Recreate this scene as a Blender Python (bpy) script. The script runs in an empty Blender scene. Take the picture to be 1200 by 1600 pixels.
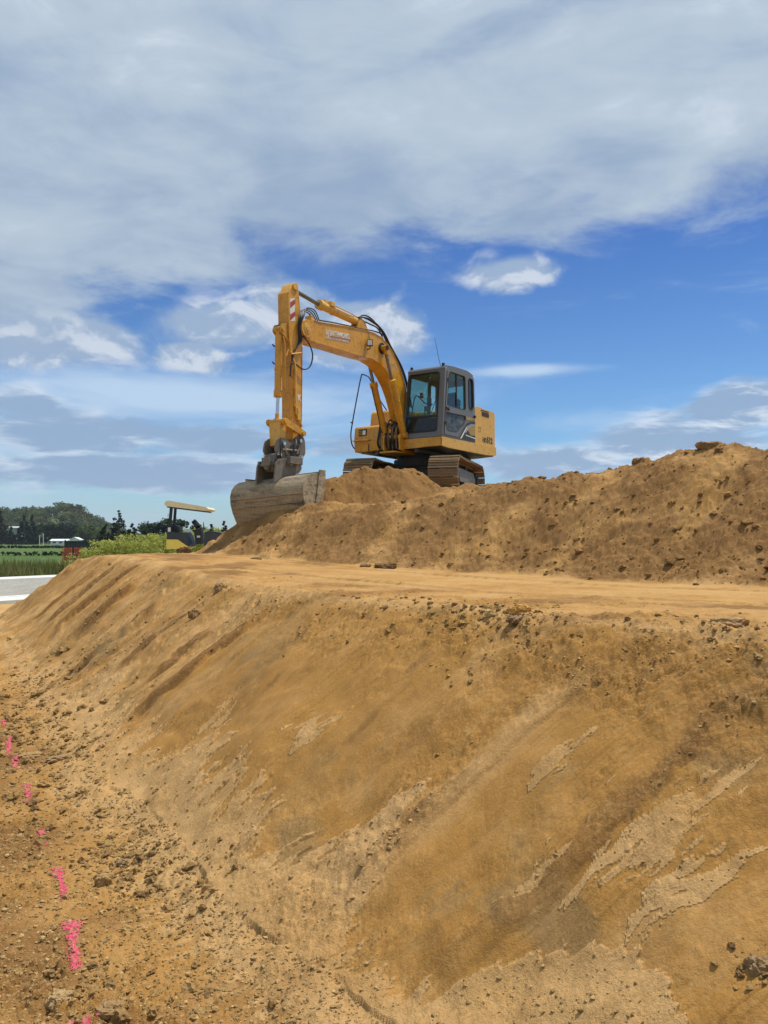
import bpy, bmesh, math, random
import numpy as np
from mathutils import Vector, Matrix, Euler
from mathutils.geometry import tessellate_polygon

R = math.radians
rng = np.random.default_rng(7)
random.seed(11)
scene = bpy.context.scene
COL = scene.collection

# ------------------------------------------------------------------ helpers
def link(o):
    COL.objects.link(o); return o

def tag(o, label=None, cat=None, group=None, kind=None):
    if label: o['label'] = label
    if cat: o['category'] = cat
    if group: o['group'] = group
    if kind: o['kind'] = kind
    return o

def empty(name, loc=(0, 0, 0), rot=(0, 0, 0)):
    o = bpy.data.objects.new(name, None)
    o.empty_display_size = .2
    o.location = loc; o.rotation_euler = rot
    return link(o)

def np_mesh(name, V, Fc, mat=None, parent=None, smooth=True, attrs=None, link_it=True):
    """V (n,3) float, Fc (m,k) int (k = 3 or 4)"""
    V = np.ascontiguousarray(V, dtype=np.float32); Fc = np.ascontiguousarray(Fc, dtype=np.int32)
    me = bpy.data.meshes.new(name)
    k = Fc.shape[1]
    me.vertices.add(len(V)); me.vertices.foreach_set('co', V.ravel())
    me.loops.add(Fc.size); me.loops.foreach_set('vertex_index', Fc.ravel())
    me.polygons.add(len(Fc)); me.polygons.foreach_set('loop_start', np.arange(0, Fc.size, k, dtype=np.int32))
    try: me.polygons.foreach_set('loop_total', np.full(len(Fc), k, dtype=np.int32))
    except Exception: pass
    me.update(calc_edges=True)
    me.polygons.foreach_set('use_smooth', np.full(len(Fc), smooth, dtype=bool))
    if attrs:
        for an, arr in attrs.items():
            a = me.attributes.new(an, 'FLOAT_COLOR', 'POINT')
            a.data.foreach_set('color', np.ascontiguousarray(arr, dtype=np.float32).ravel())
    if mat: me.materials.append(mat)
    o = bpy.data.objects.new(name, me)
    if parent: o.parent = parent
    if link_it: link(o)
    return o

class MB:
    def __init__(s): s.v = []; s.f = []; s.M = Matrix.Identity(4)
    def add(s, vs, fs):
        n = len(s.v)
        s.v += [tuple(s.M @ Vector(p)) for p in vs]
        s.f += [tuple(n + i for i in f) for f in fs]
        return s
    def box(s, c, d, rot=None):
        hx, hy, hz = d[0]/2, d[1]/2, d[2]/2
        vs = [Vector((x*hx, y*hy, z*hz)) for x in (-1, 1) for y in (-1, 1) for z in (-1, 1)]
        if rot is not None:
            m = Euler(rot).to_matrix(); vs = [m @ v for v in vs]
        vs = [v + Vector(c) for v in vs]
        return s.add(vs, [(0, 1, 3, 2), (4, 6, 7, 5), (0, 4, 5, 1), (2, 3, 7, 6), (0, 2, 6, 4), (1, 5, 7, 3)])
    def ext(s, loops, fn, a, b):
        """2-D outline with optional holes extruded between a and b; fn(p, q, t) -> 3-D point"""
        if isinstance(loops[0][0], (int, float)): loops = [loops]
        flat = [p for l in loops for p in l]; n = len(flat)
        if len(loops) == 1 and len(flat) <= 4: tris = [tuple(range(n))]
        else: tris = tessellate_polygon([[Vector((p[0], p[1], 0)) for p in l] for l in loops])
        vs = [fn(p[0], p[1], a) for p in flat] + [fn(p[0], p[1], b) for p in flat]
        fs = [tuple(t) for t in tris] + [tuple(n + i for i in reversed(t)) for t in tris]
        k = 0
        for l in loops:
            m = len(l)
            for i in range(m):
                j = (i+1) % m
                fs.append((k+i, k+j, n+k+j, n+k+i))
            k += m
        return s.add(vs, fs)
    def xz(s, loops, y0, y1): return s.ext(loops, lambda p, q, t: (p, t, q), y0, y1)
    def yz(s, loops, x0, x1): return s.ext(loops, lambda p, q, t: (t, p, q), x0, x1)
    def xy(s, loops, z0, z1): return s.ext(loops, lambda p, q, t: (p, q, t), z0, z1)
    def tube(s, pts, r, seg=8, cap=True):
        pts = [Vector(p) for p in pts]; rs = r if isinstance(r, (list, tuple)) else [r]*len(pts)
        vs = []; fs = []; up = None
        for i, p in enumerate(pts):
            d = (pts[min(i+1, len(pts)-1)] - pts[max(i-1, 0)])
            if d.length < 1e-9: d = Vector((0, 0, 1))
            d.normalize()
            if up is None: up = Vector((0, 0, 1)) if abs(d.z) < .9 else Vector((1, 0, 0))
            a = d.cross(up)
            if a.length < 1e-4: a = d.cross(Vector((1, 0, 0)))
            a.normalize(); b = a.cross(d); b.normalize(); up = b
            for k in range(seg):
                t = 2*math.pi*k/seg
                vs.append(p + (a*math.cos(t) + b*math.sin(t))*rs[i])
        for i in range(len(pts)-1):
            for k in range(seg):
                k2 = (k+1) % seg
                fs.append((i*seg+k, i*seg+k2, (i+1)*seg+k2, (i+1)*seg+k))
        if cap:
            fs.append(tuple(range(seg-1, -1, -1))); fs.append(tuple((len(pts)-1)*seg + k for k in range(seg)))
        return s.add(vs, fs)
    def cyl(s, p0, p1, r, seg=20, r2=None): return s.tube([p0, p1], [r, r if r2 is None else r2], seg)
    def build(s, name, mat, parent=None, bevel=0, smooth=None, seg=2):
        me = bpy.data.meshes.new(name)
        me.from_pydata([tuple(v) for v in s.v], [], s.f)
        bm = bmesh.new(); bm.from_mesh(me); bmesh.ops.recalc_face_normals(bm, faces=bm.faces); bm.to_mesh(me); bm.free()
        me.materials.append(mat); me.update()
        o = bpy.data.objects.new(name, me); link(o)
        if parent: o.parent = parent
        for p in me.polygons: p.use_smooth = True
        me.set_sharp_from_angle(angle=R(35 if smooth is None else smooth))
        if bevel:
            m = o.modifiers.new('bevel', 'BEVEL'); m.width = bevel; m.segments = seg; m.limit_method = 'ANGLE'; m.angle_limit = R(40)
            m.harden_normals = True
        return o

def smooth_path(pts, n=6):
    """Catmull-Rom through the points"""
    P = [Vector(p) for p in pts]; P = [P[0]*2-P[1]] + P + [P[-1]*2-P[-2]]
    out = []
    for i in range(1, len(P)-2):
        for k in range(n):
            t = k/n
            out.append(.5*((2*P[i]) + (P[i+1]-P[i-1])*t + (2*P[i-1]-5*P[i]+4*P[i+1]-P[i+2])*t*t + (3*P[i]-P[i-1]-3*P[i+1]+P[i+2])*t**3))
    out.append(P[-2]); return out

def rounded(poly, r, n=4):
    """round the corners of a 2-D polygon"""
    out = []; m = len(poly)
    for i in range(m):
        p0, p1, p2 = Vector(poly[i-1]), Vector(poly[i]), Vector(poly[(i+1) % m])
        a = (p0-p1); b = (p2-p1); rr = min(r, a.length*.45, b.length*.45)
        A = p1 + a.normalized()*rr; B = p1 + b.normalized()*rr
        for k in range(n+1):
            t = k/n; q = A*(1-t)**2 + p1*2*t*(1-t) + B*t*t
            out.append((q.x, q.y))
    return out

# ------------------------------------------------------------------ node materials
class NT:
    def __init__(s, tree): s.t = tree; s.n = tree.nodes; s.l = tree.links
    def new(s, typ, **kw):
        n = s.n.new(typ)
        for k, v in kw.items(): setattr(n, k, v)
        return n
    def put(s, sock, v):
        if v is None: return
        if hasattr(v, 'is_output') or isinstance(v, bpy.types.NodeSocket): s.l.new(v, sock)
        else:
            if isinstance(v, (tuple, list)) and len(v) == 3 and sock.type == 'RGBA': v = (*v, 1)
            sock.default_value = v
    def math(s, op, a, b=None, c=None, clamp=False):
        n = s.new('ShaderNodeMath', operation=op, use_clamp=clamp)
        s.put(n.inputs[0], a); s.put(n.inputs[1], b)
        if c is not None: s.put(n.inputs[2], c)
        return n.outputs[0]
    def vmath(s, op, a, b=None):
        n = s.new('ShaderNodeVectorMath', operation=op); s.put(n.inputs[0], a); s.put(n.inputs[1], b); return n.outputs[0]
    def noise(s, vec, scale, detail=4, rough=.5, dist=0, out=0, lac=2):
        n = s.new('ShaderNodeTexNoise'); s.put(n.inputs['Vector'], vec); n.inputs['Scale'].default_value = scale
        n.inputs['Detail'].default_value = detail; n.inputs['Roughness'].default_value = rough
        n.inputs['Distortion'].default_value = dist; n.inputs['Lacunarity'].default_value = lac
        return n.outputs[out]
    def mix(s, f, a, b, mode='MIX'):
        n = s.new('ShaderNodeMix', data_type='RGBA', blend_type=mode)
        s.put(n.inputs[0], f); s.put(n.inputs[6], a); s.put(n.inputs[7], b); return n.outputs[2]
    def ss(s, v, a, b, o0=0., o1=1., kind='SMOOTHSTEP'):
        n = s.new('ShaderNodeMapRange', interpolation_type=kind)
        for i, x in enumerate((v, a, b, o0, o1)): s.put(n.inputs[i], x)
        return n.outputs[0]
    def mapping(s, vec, scale=(1, 1, 1), rot=(0, 0, 0)):
        n = s.new('ShaderNodeMapping'); s.put(n.inputs[0], vec); n.inputs[2].default_value = rot; n.inputs[3].default_value = scale
        return n.outputs[0]
    def bump(s, h, strength, dist, normal=None):
        n = s.new('ShaderNodeBump'); n.inputs['Strength'].default_value = strength; n.inputs['Distance'].default_value = dist
        s.put(n.inputs['Height'], h)
        if normal is not None: s.put(n.inputs['Normal'], normal)
        return n.outputs[0]

def new_mat(name):
    m = bpy.data.materials.new(name); m.use_nodes = True
    t = NT(m.node_tree); b = t.n['Principled BSDF']
    return m, t, b

def mat_simple(name, col, rough=.5, metal=0., grime=.25, grime_col=(.12, .085, .05), gscale=3., bump=.0, spec=.5, wear=None, coat=0):
    """paint or metal with dust / grime patches and a little roughness variation"""
    m, t, b = new_mat(name)
    tc = t.new('ShaderNodeTexCoord').outputs['Object']
    n1 = t.noise(tc, gscale, 6, .65); n2 = t.noise(tc, gscale*9, 4, .6); n3 = t.noise(t.mapping(tc, (1, 1, .22)), gscale*6, 4, .6)
    f = t.math('MULTIPLY', t.ss(t.math('ADD', t.math('MULTIPLY', n1, .6), t.math('MULTIPLY', n2, .4)), .44, .68), grime)
    f2 = t.math('MULTIPLY', t.ss(n3, .5, .75), grime*.6)
    c = t.mix(f, col, grime_col); c = t.mix(f2, c, tuple(x*1.3 for x in grime_col))
    if wear: c = t.mix(t.ss(n2, .61, .67, 0, wear[1]), c, wear[0])
    t.put(b.inputs['Base Color'], c)
    t.put(b.inputs['Roughness'], t.ss(n1, .3, .7, rough-.08, rough+.14)); b.inputs['Metallic'].default_value = metal
    b.inputs['Specular IOR Level'].default_value = spec; b.inputs['Coat Weight'].default_value = coat
    if bump: t.put(b.inputs['Normal'], t.bump(n2, .6, bump))
    return m

YEL = mat_simple('excavator_yellow', (.68, .315, .010), .38, grime=.60, grime_col=(.19, .11, .04), gscale=2.3, wear=((.09, .06, .035), .5), coat=.15)
YELD = mat_simple('faded_yellow', (.70, .40, .075), .45, grime=.35, grime_col=(.25, .17, .08), gscale=2., wear=((.12, .08, .05), .5))
YELR = mat_simple('roller_yellow', (.86, .60, .09), .4, grime=.2, gscale=3)
CREAM = mat_simple('canopy_cream', (.82, .66, .36), .5, grime=.15, gscale=2)
GREYP = mat_simple('cab_grey_paint', (.135, .145, .16), .42, grime=.35, grime_col=(.20, .17, .13), gscale=3)
DARKG = mat_simple('dark_grey_paint', (.035, .037, .04), .5, grime=.3, gscale=3)
BLACK = mat_simple('black_rubber', (.012, .012, .013), .5, grime=.25, grime_col=(.07, .055, .04))
CHAR = mat_simple('charcoal_plastic', (.03, .033, .038), .55, grime=.2, grime_col=(.09, .08, .07))
STEEL = mat_simple('worn_steel', (.17, .155, .135), .5, .35, grime=.9, grime_col=(.30, .235, .15), gscale=9, bump=.02, wear=((.02, .018, .016), .9))
def mud_mat():
    m, t, b = new_mat('muddy_bucket_steel'); tc = t.new('ShaderNodeTexCoord').outputs['Object']
    n1 = t.noise(t.mapping(tc, (3, .7, 5)), 1.5, 7, .6); n2 = t.noise(tc, 26, 6, .7); n3 = t.noise(t.mapping(tc, (1, .35, 3)), 6, 5, .6)
    c = t.mix(t.ss(n1, .42, .58), (.17, .135, .095), (.38, .295, .185)); c = t.mix(t.ss(n3, .50, .62, 0, .75), c, (.30, .225, .135))
    c = t.mix(t.ss(n2, .52, .66, 0, .5), c, (.11, .085, .055)); c = t.mix(t.ss(n2, .46, .34, 0, .6), c, (.50, .40, .27))
    t.put(b.inputs['Base Color'], c); b.inputs['Roughness'].default_value = .9
    t.put(b.inputs['Normal'], t.bump(t.math('ADD', t.math('MULTIPLY', n1, 1.2), t.math('MULTIPLY', n2, .6)), .6, .03)); return m
SOILM = mud_mat()
TRACKM = mat_simple('rusty_track_steel', (.24, .165, .10), .65, .15, grime=.8, grime_col=(.42, .28, .14), gscale=9, bump=.008, wear=((.05, .035, .03), .7))
UNDER = mat_simple('dark_undercarriage', (.02, .018, .017), .6, grime=.5, grime_col=(.09, .06, .035), gscale=5)
CHROME = mat_simple('chrome_rod', (.62, .63, .65), .14, 1., grime=.1, gscale=5)
RODD = mat_simple('dull_rod', (.22, .21, .2), .3, .8, grime=.5, gscale=6)
WHITE = mat_simple('white_decal', (.72, .71, .69), .5, grime=.25, grime_col=(.4, .3, .2), gscale=8)
REDD = mat_simple('red_decal', (.42, .05, .035), .5, grime=.3, gscale=8)
DECK = mat_simple('decal_dark', (.03, .027, .025), .45, grime=.2)
PINKB = mat_simple('faded_red_back', (.42, .17, .10), .5, grime=.3, gscale=8)
MOSS = mat_simple('faded_decal_yellow', (.40, .27, .07), .5, grime=.3)
SILV = mat_simple('silver_decal', (.32, .32, .33), .45, grime=.2)
LENS = mat_simple('lamp_lens', (.75, .75, .72), .15, grime=.15)
SEATM = mat_simple('seat_fabric', (.03, .032, .036), .8, grime=.2)

def glass_mat(name, tint, dust, haze=.12):
    m = bpy.data.materials.new(name); m.use_nodes = True; t = NT(m.node_tree); t.n.clear()
    tr = t.new('ShaderNodeBsdfTransparent'); tr.inputs[0].default_value = (*tint, 1)
    gl = t.new('ShaderNodeBsdfGlossy'); gl.inputs['Roughness'].default_value = .03; gl.inputs[0].default_value = (.9, .95, 1, 1)
    df = t.new('ShaderNodeBsdfDiffuse'); df.inputs[0].default_value = (*dust, 1)
    lw = t.new('ShaderNodeLayerWeight'); lw.inputs[0].default_value = .5; fr = t.math('ADD', .035, t.math('MULTIPLY', t.math('POWER', lw.outputs['Facing'], 5.), .9))
    m1 = t.new('ShaderNodeMixShader'); t.put(m1.inputs[0], fr); t.l.new(tr.outputs[0], m1.inputs[1]); t.l.new(gl.outputs[0], m1.inputs[2])
    n = t.noise(t.new('ShaderNodeTexCoord').outputs['Object'], 4, 6, .65)
    m2 = t.new('ShaderNodeMixShader'); t.put(m2.inputs[0], t.ss(n, .35, .75, haze*.4, haze*1.8)); t.l.new(m1.outputs[0], m2.inputs[1]); t.l.new(df.outputs[0], m2.inputs[2])
    o = t.new('ShaderNodeOutputMaterial'); t.l.new(m2.outputs[0], o.inputs[0])
    return m
GLASS = glass_mat('cab_glass', (.64, .80, .78), (.25, .23, .2), .045)
GLASSD = glass_mat('lower_cab_glass', (.55, .62, .60), (.12, .12, .10), .12)
GLASSG = glass_mat('dusty_door_glass', (.10, .13, .14), (.17, .20, .22), .55)

# ------------------------------------------------------------------ camera and light
cam_d = bpy.data.cameras.new('camera'); cam = link(bpy.data.objects.new('camera', cam_d))
cam_d.sensor_fit = 'VERTICAL'; cam_d.sensor_height = 34.6; cam_d.lens = 34.6*1250/1600
cam_d.clip_start = .1; cam_d.clip_end = 20000
cam.location = (0, 0, 1.6); cam.rotation_euler = (R(90+2.06), 0, 0)
scene.camera = cam

SUN_EL = 68.; SUN_H = Vector((.80, .36)).normalized()
sd_ = bpy.data.lights.new('sun', 'SUN'); sun = link(bpy.data.objects.new('sun', sd_))
sd_.energy = 4.4; sd_.angle = R(.5); sd_.color = (1., .955, .88)
S = Vector((SUN_H.x*math.cos(R(SUN_EL)), SUN_H.y*math.cos(R(SUN_EL)), math.sin(R(SUN_EL))))
sun.rotation_euler = S.to_track_quat('Z', 'Y').to_euler()

w = bpy.data.worlds.new('World'); scene.world = w; w.use_nodes = True
t = NT(w.node_tree); t.n.clear()
sky = t.new('ShaderNodeTexSky', sky_type='NISHITA'); sky.sun_disc = False
sky.sun_elevation = R(SUN_EL); sky.sun_rotation = math.atan2(SUN_H.x, SUN_H.y)
sky.air_density = 1.0; sky.dust_density = .35; sky.ozone_density = 2.5; sky.altitude = 0
K = .13      # background strength; cloud colours below are divided by it
gen = t.new('ShaderNodeTexCoord').outputs['Generated']
sx = t.new('ShaderNodeSeparateXYZ'); t.put(sx.inputs[0], gen)
az = t.math('MULTIPLY', t.math('ARCTAN2', sx.outputs[0], sx.outputs[1]), 57.2958)
el = t.math('MULTIPLY', t.math('ARCSINE', sx.outputs[2]), 57.2958)
cmb = t.new('ShaderNodeCombineXYZ'); t.put(cmb.inputs[0], az); t.put(cmb.inputs[1], el)
ae = cmb.outputs[0]
def blobs(lst):
    acc = None
    for (a, e, ra, re, wt) in lst:
        p = t.math('MULTIPLY', t.math('SUBTRACT', az, a), 1/ra); q = t.math('MULTIPLY', t.math('SUBTRACT', el, e), 1/re)
        g = t.math('MULTIPLY', t.math('EXPONENT', t.math('MULTIPLY', t.math('ADD', t.math('MULTIPLY', p, p), t.math('MULTIPLY', q, q)), -1.)), wt)
        acc = g if acc is None else t.math('MAXIMUM', acc, g)
    return acc
def sky_noise(sx_, sy_, scale, det, rough, dist=0., off=(0, 0, 0), rot=0):
    v = t.mapping(ae, (sx_, sy_, 1), (0, 0, rot))
    v = t.vmath('ADD', v, off)
    return t.noise(v, scale, det, rough, dist)
def srgb(r, g, b):
    f = lambda c: ((c/255+.055)/1.055)**2.4 if c > 10 else c/255/12.92
    return (f(r)/K, f(g)/K, f(b)/K)
base = t.vmath('MULTIPLY', sky.outputs[0], t.mix(t.ss(el, 3, 22, 0, 1, 'LINEAR'), (.54, .80, .97, 1), (.215, .44, .80, 1)))
col = base
# thin high veil
nC = sky_noise(.05, .22, 1.2, 7, .62, .6, (3, 1, 0), R(4))
mC = t.math('MULTIPLY', t.ss(t.math('ADD', blobs([(-15.6, 9.8, 17.9, 2.0, 1.15), (10.0, 11.9, 4.9, .5, .9), (-3.7, 9.3, 8.2, 2.7, .6), (13.5, 8.2, 6.9, 1.1, .5), (-23.4, 11.0, 5.8, .8, .5), (0, 2.5, 60, 4.5, .45), (26, 10, 4, .6, .5)]),
    t.math('MULTIPLY', t.math('SUBTRACT', nC, .5), 1.7)), .10, .95), .85)
col = t.mix(mC, col, srgb(196, 219, 243))
# grey-blue stratocumulus near the horizon
nD = sky_noise(.09, .30, 1.25, 8, .58, .5, (7, 4, 0)); nD2 = sky_noise(.10, .42, 1.9, 7, .6, .4, (17, 9, 0))
fD = t.math('ADD', blobs([(-24.5, 9.1, 2.6, 1.4, .9), (-21.4, 7.0, 7.4, 1.9, 1.05), (-12.2, 6.9, 5.5, 1.2, 1), (-1.8, 6.6, 8.7, 1.1, .75), (-17.7, 4.8, 11.5, 1.6, 1.05), (24.1, 8.6, 3.6, 1.9, 1.15), (20.2, 6.6, 6.5, 1.9, 1.1), (12.6, 5.4, 6.5, 1.5, 1), (-6.8, 4.5, 9.0, .9, .6),
    (45, 7, 14, 3, 1), (-50, 7, 18, 3, 1), (100, 9, 30, 4, 1), (-110, 9, 30, 4, 1)]), t.math('MULTIPLY', t.math('SUBTRACT', nD, .5), 1.5))
mD = t.ss(fD, .22, .72)
cD = t.mix(t.ss(t.math('ADD', nD2, t.math('MULTIPLY', t.math('SUBTRACT', .75, fD), .30)), .46, .74), srgb(146, 173, 206), srgb(214, 228, 244))
cD = t.mix(t.math('MULTIPLY', t.ss(az, 8, 20), t.ss(nD2, .50, .66)), cD, srgb(228, 235, 244))
col = t.mix(t.math('MULTIPLY', mD, .93), col, cD)
# cumulus puffs
nB = sky_noise(.16, .26, 1.3, 9, .56, .35, (2, 11, 0)); nB2 = sky_noise(.16, .26, 1.3, 9, .56, .35, (2, 10.83, 0))
bl = blobs([(-24.4, 13.2, 7.0, 1.9, 1.3), (-20.2, 13.9, 3.0, 1.2, .9), (-11.5, 15.0, 6.0, 1.9, 1.1), (-13.5, 12.7, 2.6, 1.3, 1.1), (-6.8, 16.7, 3.2, 1.8, 1), (-2.8, 14.9, 5.4, 2.2, 1.15), (.7, 14.6, 2.4, 2.2, 1.15), (9.1, 18.4, 3.6, 1.3, 1.05), (8.0, 19.5, 2.2, .9, .5), (-16.5, 15.6, 2.5, .9, .5), (-3, 13.2, 5, 1.1, .75), (40, 13, 6, 2, 1), (60, 18, 7, 2, 1), (-45, 14, 8, 2, 1), (-65, 20, 9, 2, 1)])
fB = t.math('ADD', bl, t.math('MULTIPLY', t.math('SUBTRACT', nB, .5), 1.15))
mB = t.ss(fB, .24, .74)
lit = t.ss(t.math('ADD', t.math('MULTIPLY', t.math('SUBTRACT', nB, nB2), 7.), t.math('MULTIPLY', t.math('SUBTRACT', nB, .5), 2.2)), -.35, .75)
cB = t.mix(lit, srgb(158, 180, 208), srgb(211, 220, 233))
col = t.mix(t.math('MULTIPLY', mB, .92), col, cB)
# the big high layer covering the upper sky
nA = sky_noise(.055, .13, 1.5, 9, .60, .35, (5, 5, 0), R(-9)); nA2 = sky_noise(.045, .115, 1.15, 8, .52, .6, (1, 15, 0), R(-10)); nA3 = sky_noise(.04, .12, 2.4, 9, .62, .5, (9, 2, 0), R(-16))
elb = t.math('ADD', t.math('MULTIPLY', az, .155), t.math('SUBTRACT', 20.3, t.math('MULTIPLY', t.math('MULTIPLY', az, az), .0053)))
elb = t.math('MAXIMUM', elb, 8.)
fA = t.math('ADD', t.math('MULTIPLY', t.math('SUBTRACT', el, elb), .26), t.math('MULTIPLY', t.math('SUBTRACT', nA, .5), 3.4))
mA = t.math('MULTIPLY', t.ss(fA, -.40, .60), .96)
sh = t.math('ADD', t.math('MULTIPLY', nA2, .58), t.math('MULTIPLY', nA3, .42))
sh = t.math('ADD', sh, t.math('MULTIPLY', t.math('SUBTRACT', t.ss(el, 20, 34, 0, 1, 'LINEAR'), .4), .07))
cA = t.mix(t.ss(sh, .34, .60), srgb(149, 171, 199), srgb(187, 203, 218))
cA = t.mix(t.ss(sh, .57, .70), cA, srgb(212, 223, 235))
col = t.mix(mA, col, cA)
bg = t.new('ShaderNodeBackground'); t.put(bg.inputs[0], col); bg.inputs[1].default_value = K
wo = t.new('ShaderNodeOutputWorld'); t.l.new(bg.outputs[0], wo.inputs[0])
scene.view_settings.view_transform = 'Standard'; scene.view_settings.look = 'None'
scene.view_settings.exposure = 0.0; scene.view_settings.gamma = 1

# ------------------------------------------------------------------ noise
PERM = np.random.default_rng(5).permutation(256).astype(np.int32); PERM = np.concatenate([PERM, PERM])
GA = (np.arange(256)*2*np.pi/256*37.7).astype(np.float32); GX = np.cos(GA); GY = np.sin(GA)
def perlin(x, y, seed=0):
    x = x + seed*17.31; y = y + seed*9.73
    xi = np.floor(x).astype(np.int32); yi = np.floor(y).astype(np.int32)
    xf = (x-xi).astype(np.float32); yf = (y-yi).astype(np.float32)
    u = xf*xf*xf*(xf*(xf*6-15)+10); v = yf*yf*yf*(yf*(yf*6-15)+10)
    def g(ix, iy, fx, fy):
        h = PERM[PERM[ix & 255] + (iy & 255)]
        return GX[h]*fx + GY[h]*fy
    a = g(xi, yi, xf, yf); b = g(xi+1, yi, xf-1, yf); c = g(xi, yi+1, xf, yf-1); d = g(xi+1, yi+1, xf-1, yf-1)
    return (a+(b-a)*u) + ((c+(d-c)*u)-(a+(b-a)*u))*v
def fbm(x, y, o=4, seed=0, g=.5):
    s = 0; a = 1
    for i in range(o):
        s = s + a*perlin(x, y, seed+i*3); x = x*2.03; y = y*2.03; a *= g
    return s
def hash2(ix, iy, k):
    h = PERM[(PERM[(ix+k*31) & 255] + iy + k*57) & 255]
    return h.astype(np.float32)/255.
def clods(x, y, cell, prob, seed, flat=.6, jag=.25, rlo=.18, rhi=.55):
    """height of half-buried lumps, one random lump per cell"""
    gx = x/cell; gy = y/cell
    jx = perlin(gx*2.3, gy*2.3, seed+40)*jag; jy = perlin(gx*2.3, gy*2.3, seed+41)*jag
    gx = gx+jx; gy = gy+jy
    xi = np.floor(gx).astype(np.int32); yi = np.floor(gy).astype(np.int32)
    h = np.zeros_like(gx, dtype=np.float32)
    for dx in (-1, 0, 1):
        for dy in (-1, 0, 1):
            cx = xi+dx; cy = yi+dy
            px = cx + .15+.7*hash2(cx, cy, seed); py = cy + .15+.7*hash2(cx, cy, seed+1)
            r = rlo + (rhi-rlo)*hash2(cx, cy, seed+2)**2
            on = hash2(cx, cy, seed+3) < prob
            an = hash2(cx, cy, seed+4)*3.14; st = 1+hash2(cx, cy, seed+5)*.8
            ca = np.cos(an); sa = np.sin(an); ex = gx-px; ey = gy-py
            a = (ex*ca+ey*sa)*st; b = -ex*sa+ey*ca
            q = 1-(a*a+b*b)/(r*r)
            tilt = 1 + .5*(a/r)
            h = np.maximum(h, np.where(on, np.minimum(np.sqrt(np.clip(q, 0, 1))*tilt, .8)*r, 0))
    return h*cell*flat
def ss(a, b, x):
    q = np.clip((x-a)/(b-a), 0, 1); return q*q*(3-2*q)
I_ = np.interp

# ------------------------------------------------------------------ terrain
def utoe(s): return I_(s, [-17.7, -14, -7.3, -5.04, -3.87, -2.27, -1.5, 2], [3.54, 2.78, 1.96, 1.53, 1.44, 1.39, 1.36, 1.3])
def ucr(s): return I_(s, [-15.2, -13.8, -4.9, -2.2, 1], [4.68, 4.56, 3.26, 3.12, 3.0])
def zbench(s): return I_(s, [-20, -15, -13.4, -8, -4.9, -2, 2], [1.4, 1.37, 1.42, 1.25, 1.22, 1.27, 1.35])
def ubase(s): return I_(s, [-17, -13.4, -11.6, -8.2, -6.5, -3.3, 0, 6], [6.3, 6.3, 6.14, 6.57, 6.77, 6.4, 6.2, 6.2])
RS = [-19, -14.8, -14.5, -13.9, -12.0, -10.8, -10.4, -9.9, -9.4, -9.0, -8.6, -8.2, -7.4, -6.8, -6.3, -5.9, -5.4, -5.0, -4.5, -2, 4]
RU = [7.5, 7.5, 7.6, 7.7, 7.6, 7.6, 7.75, 7.9, 8.05, 8.2, 8.36, 8.45, 8.65, 8.8, 8.9, 9.0, 9.05, 8.95, 8.75, 8.6, 8.6]
RZ = [2.0, 2.12, 2.24, 2.33, 2.28, 2.20, 2.26, 2.27, 2.28, 2.34, 2.43, 2.49, 2.53, 2.57, 2.62, 2.74, 2.79, 2.72, 2.60, 2.6, 2.6]
LEDGES = [(-5.86, .045, 1.9, 3.3), (-8.4, .05, 2.2, 3.6), (-11.3, .05, 2.9, 4.3), (-12.1, .04, 2.9, 4.3), (-10.2, .035, 2.7, 3.9), (-7.3, .03, 2.4, 3.4), (-13.3, .03, 3.0, 4.4), (-6.5, .025, 2.2, 3.2), (-4.4, .02, 2.2, 3.0), (-2.42, .03, 1.55, 2.9), (-3.3, .02, 2.0, 3.0), (-1.75, .018, 1.5, 2.9)]

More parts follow.
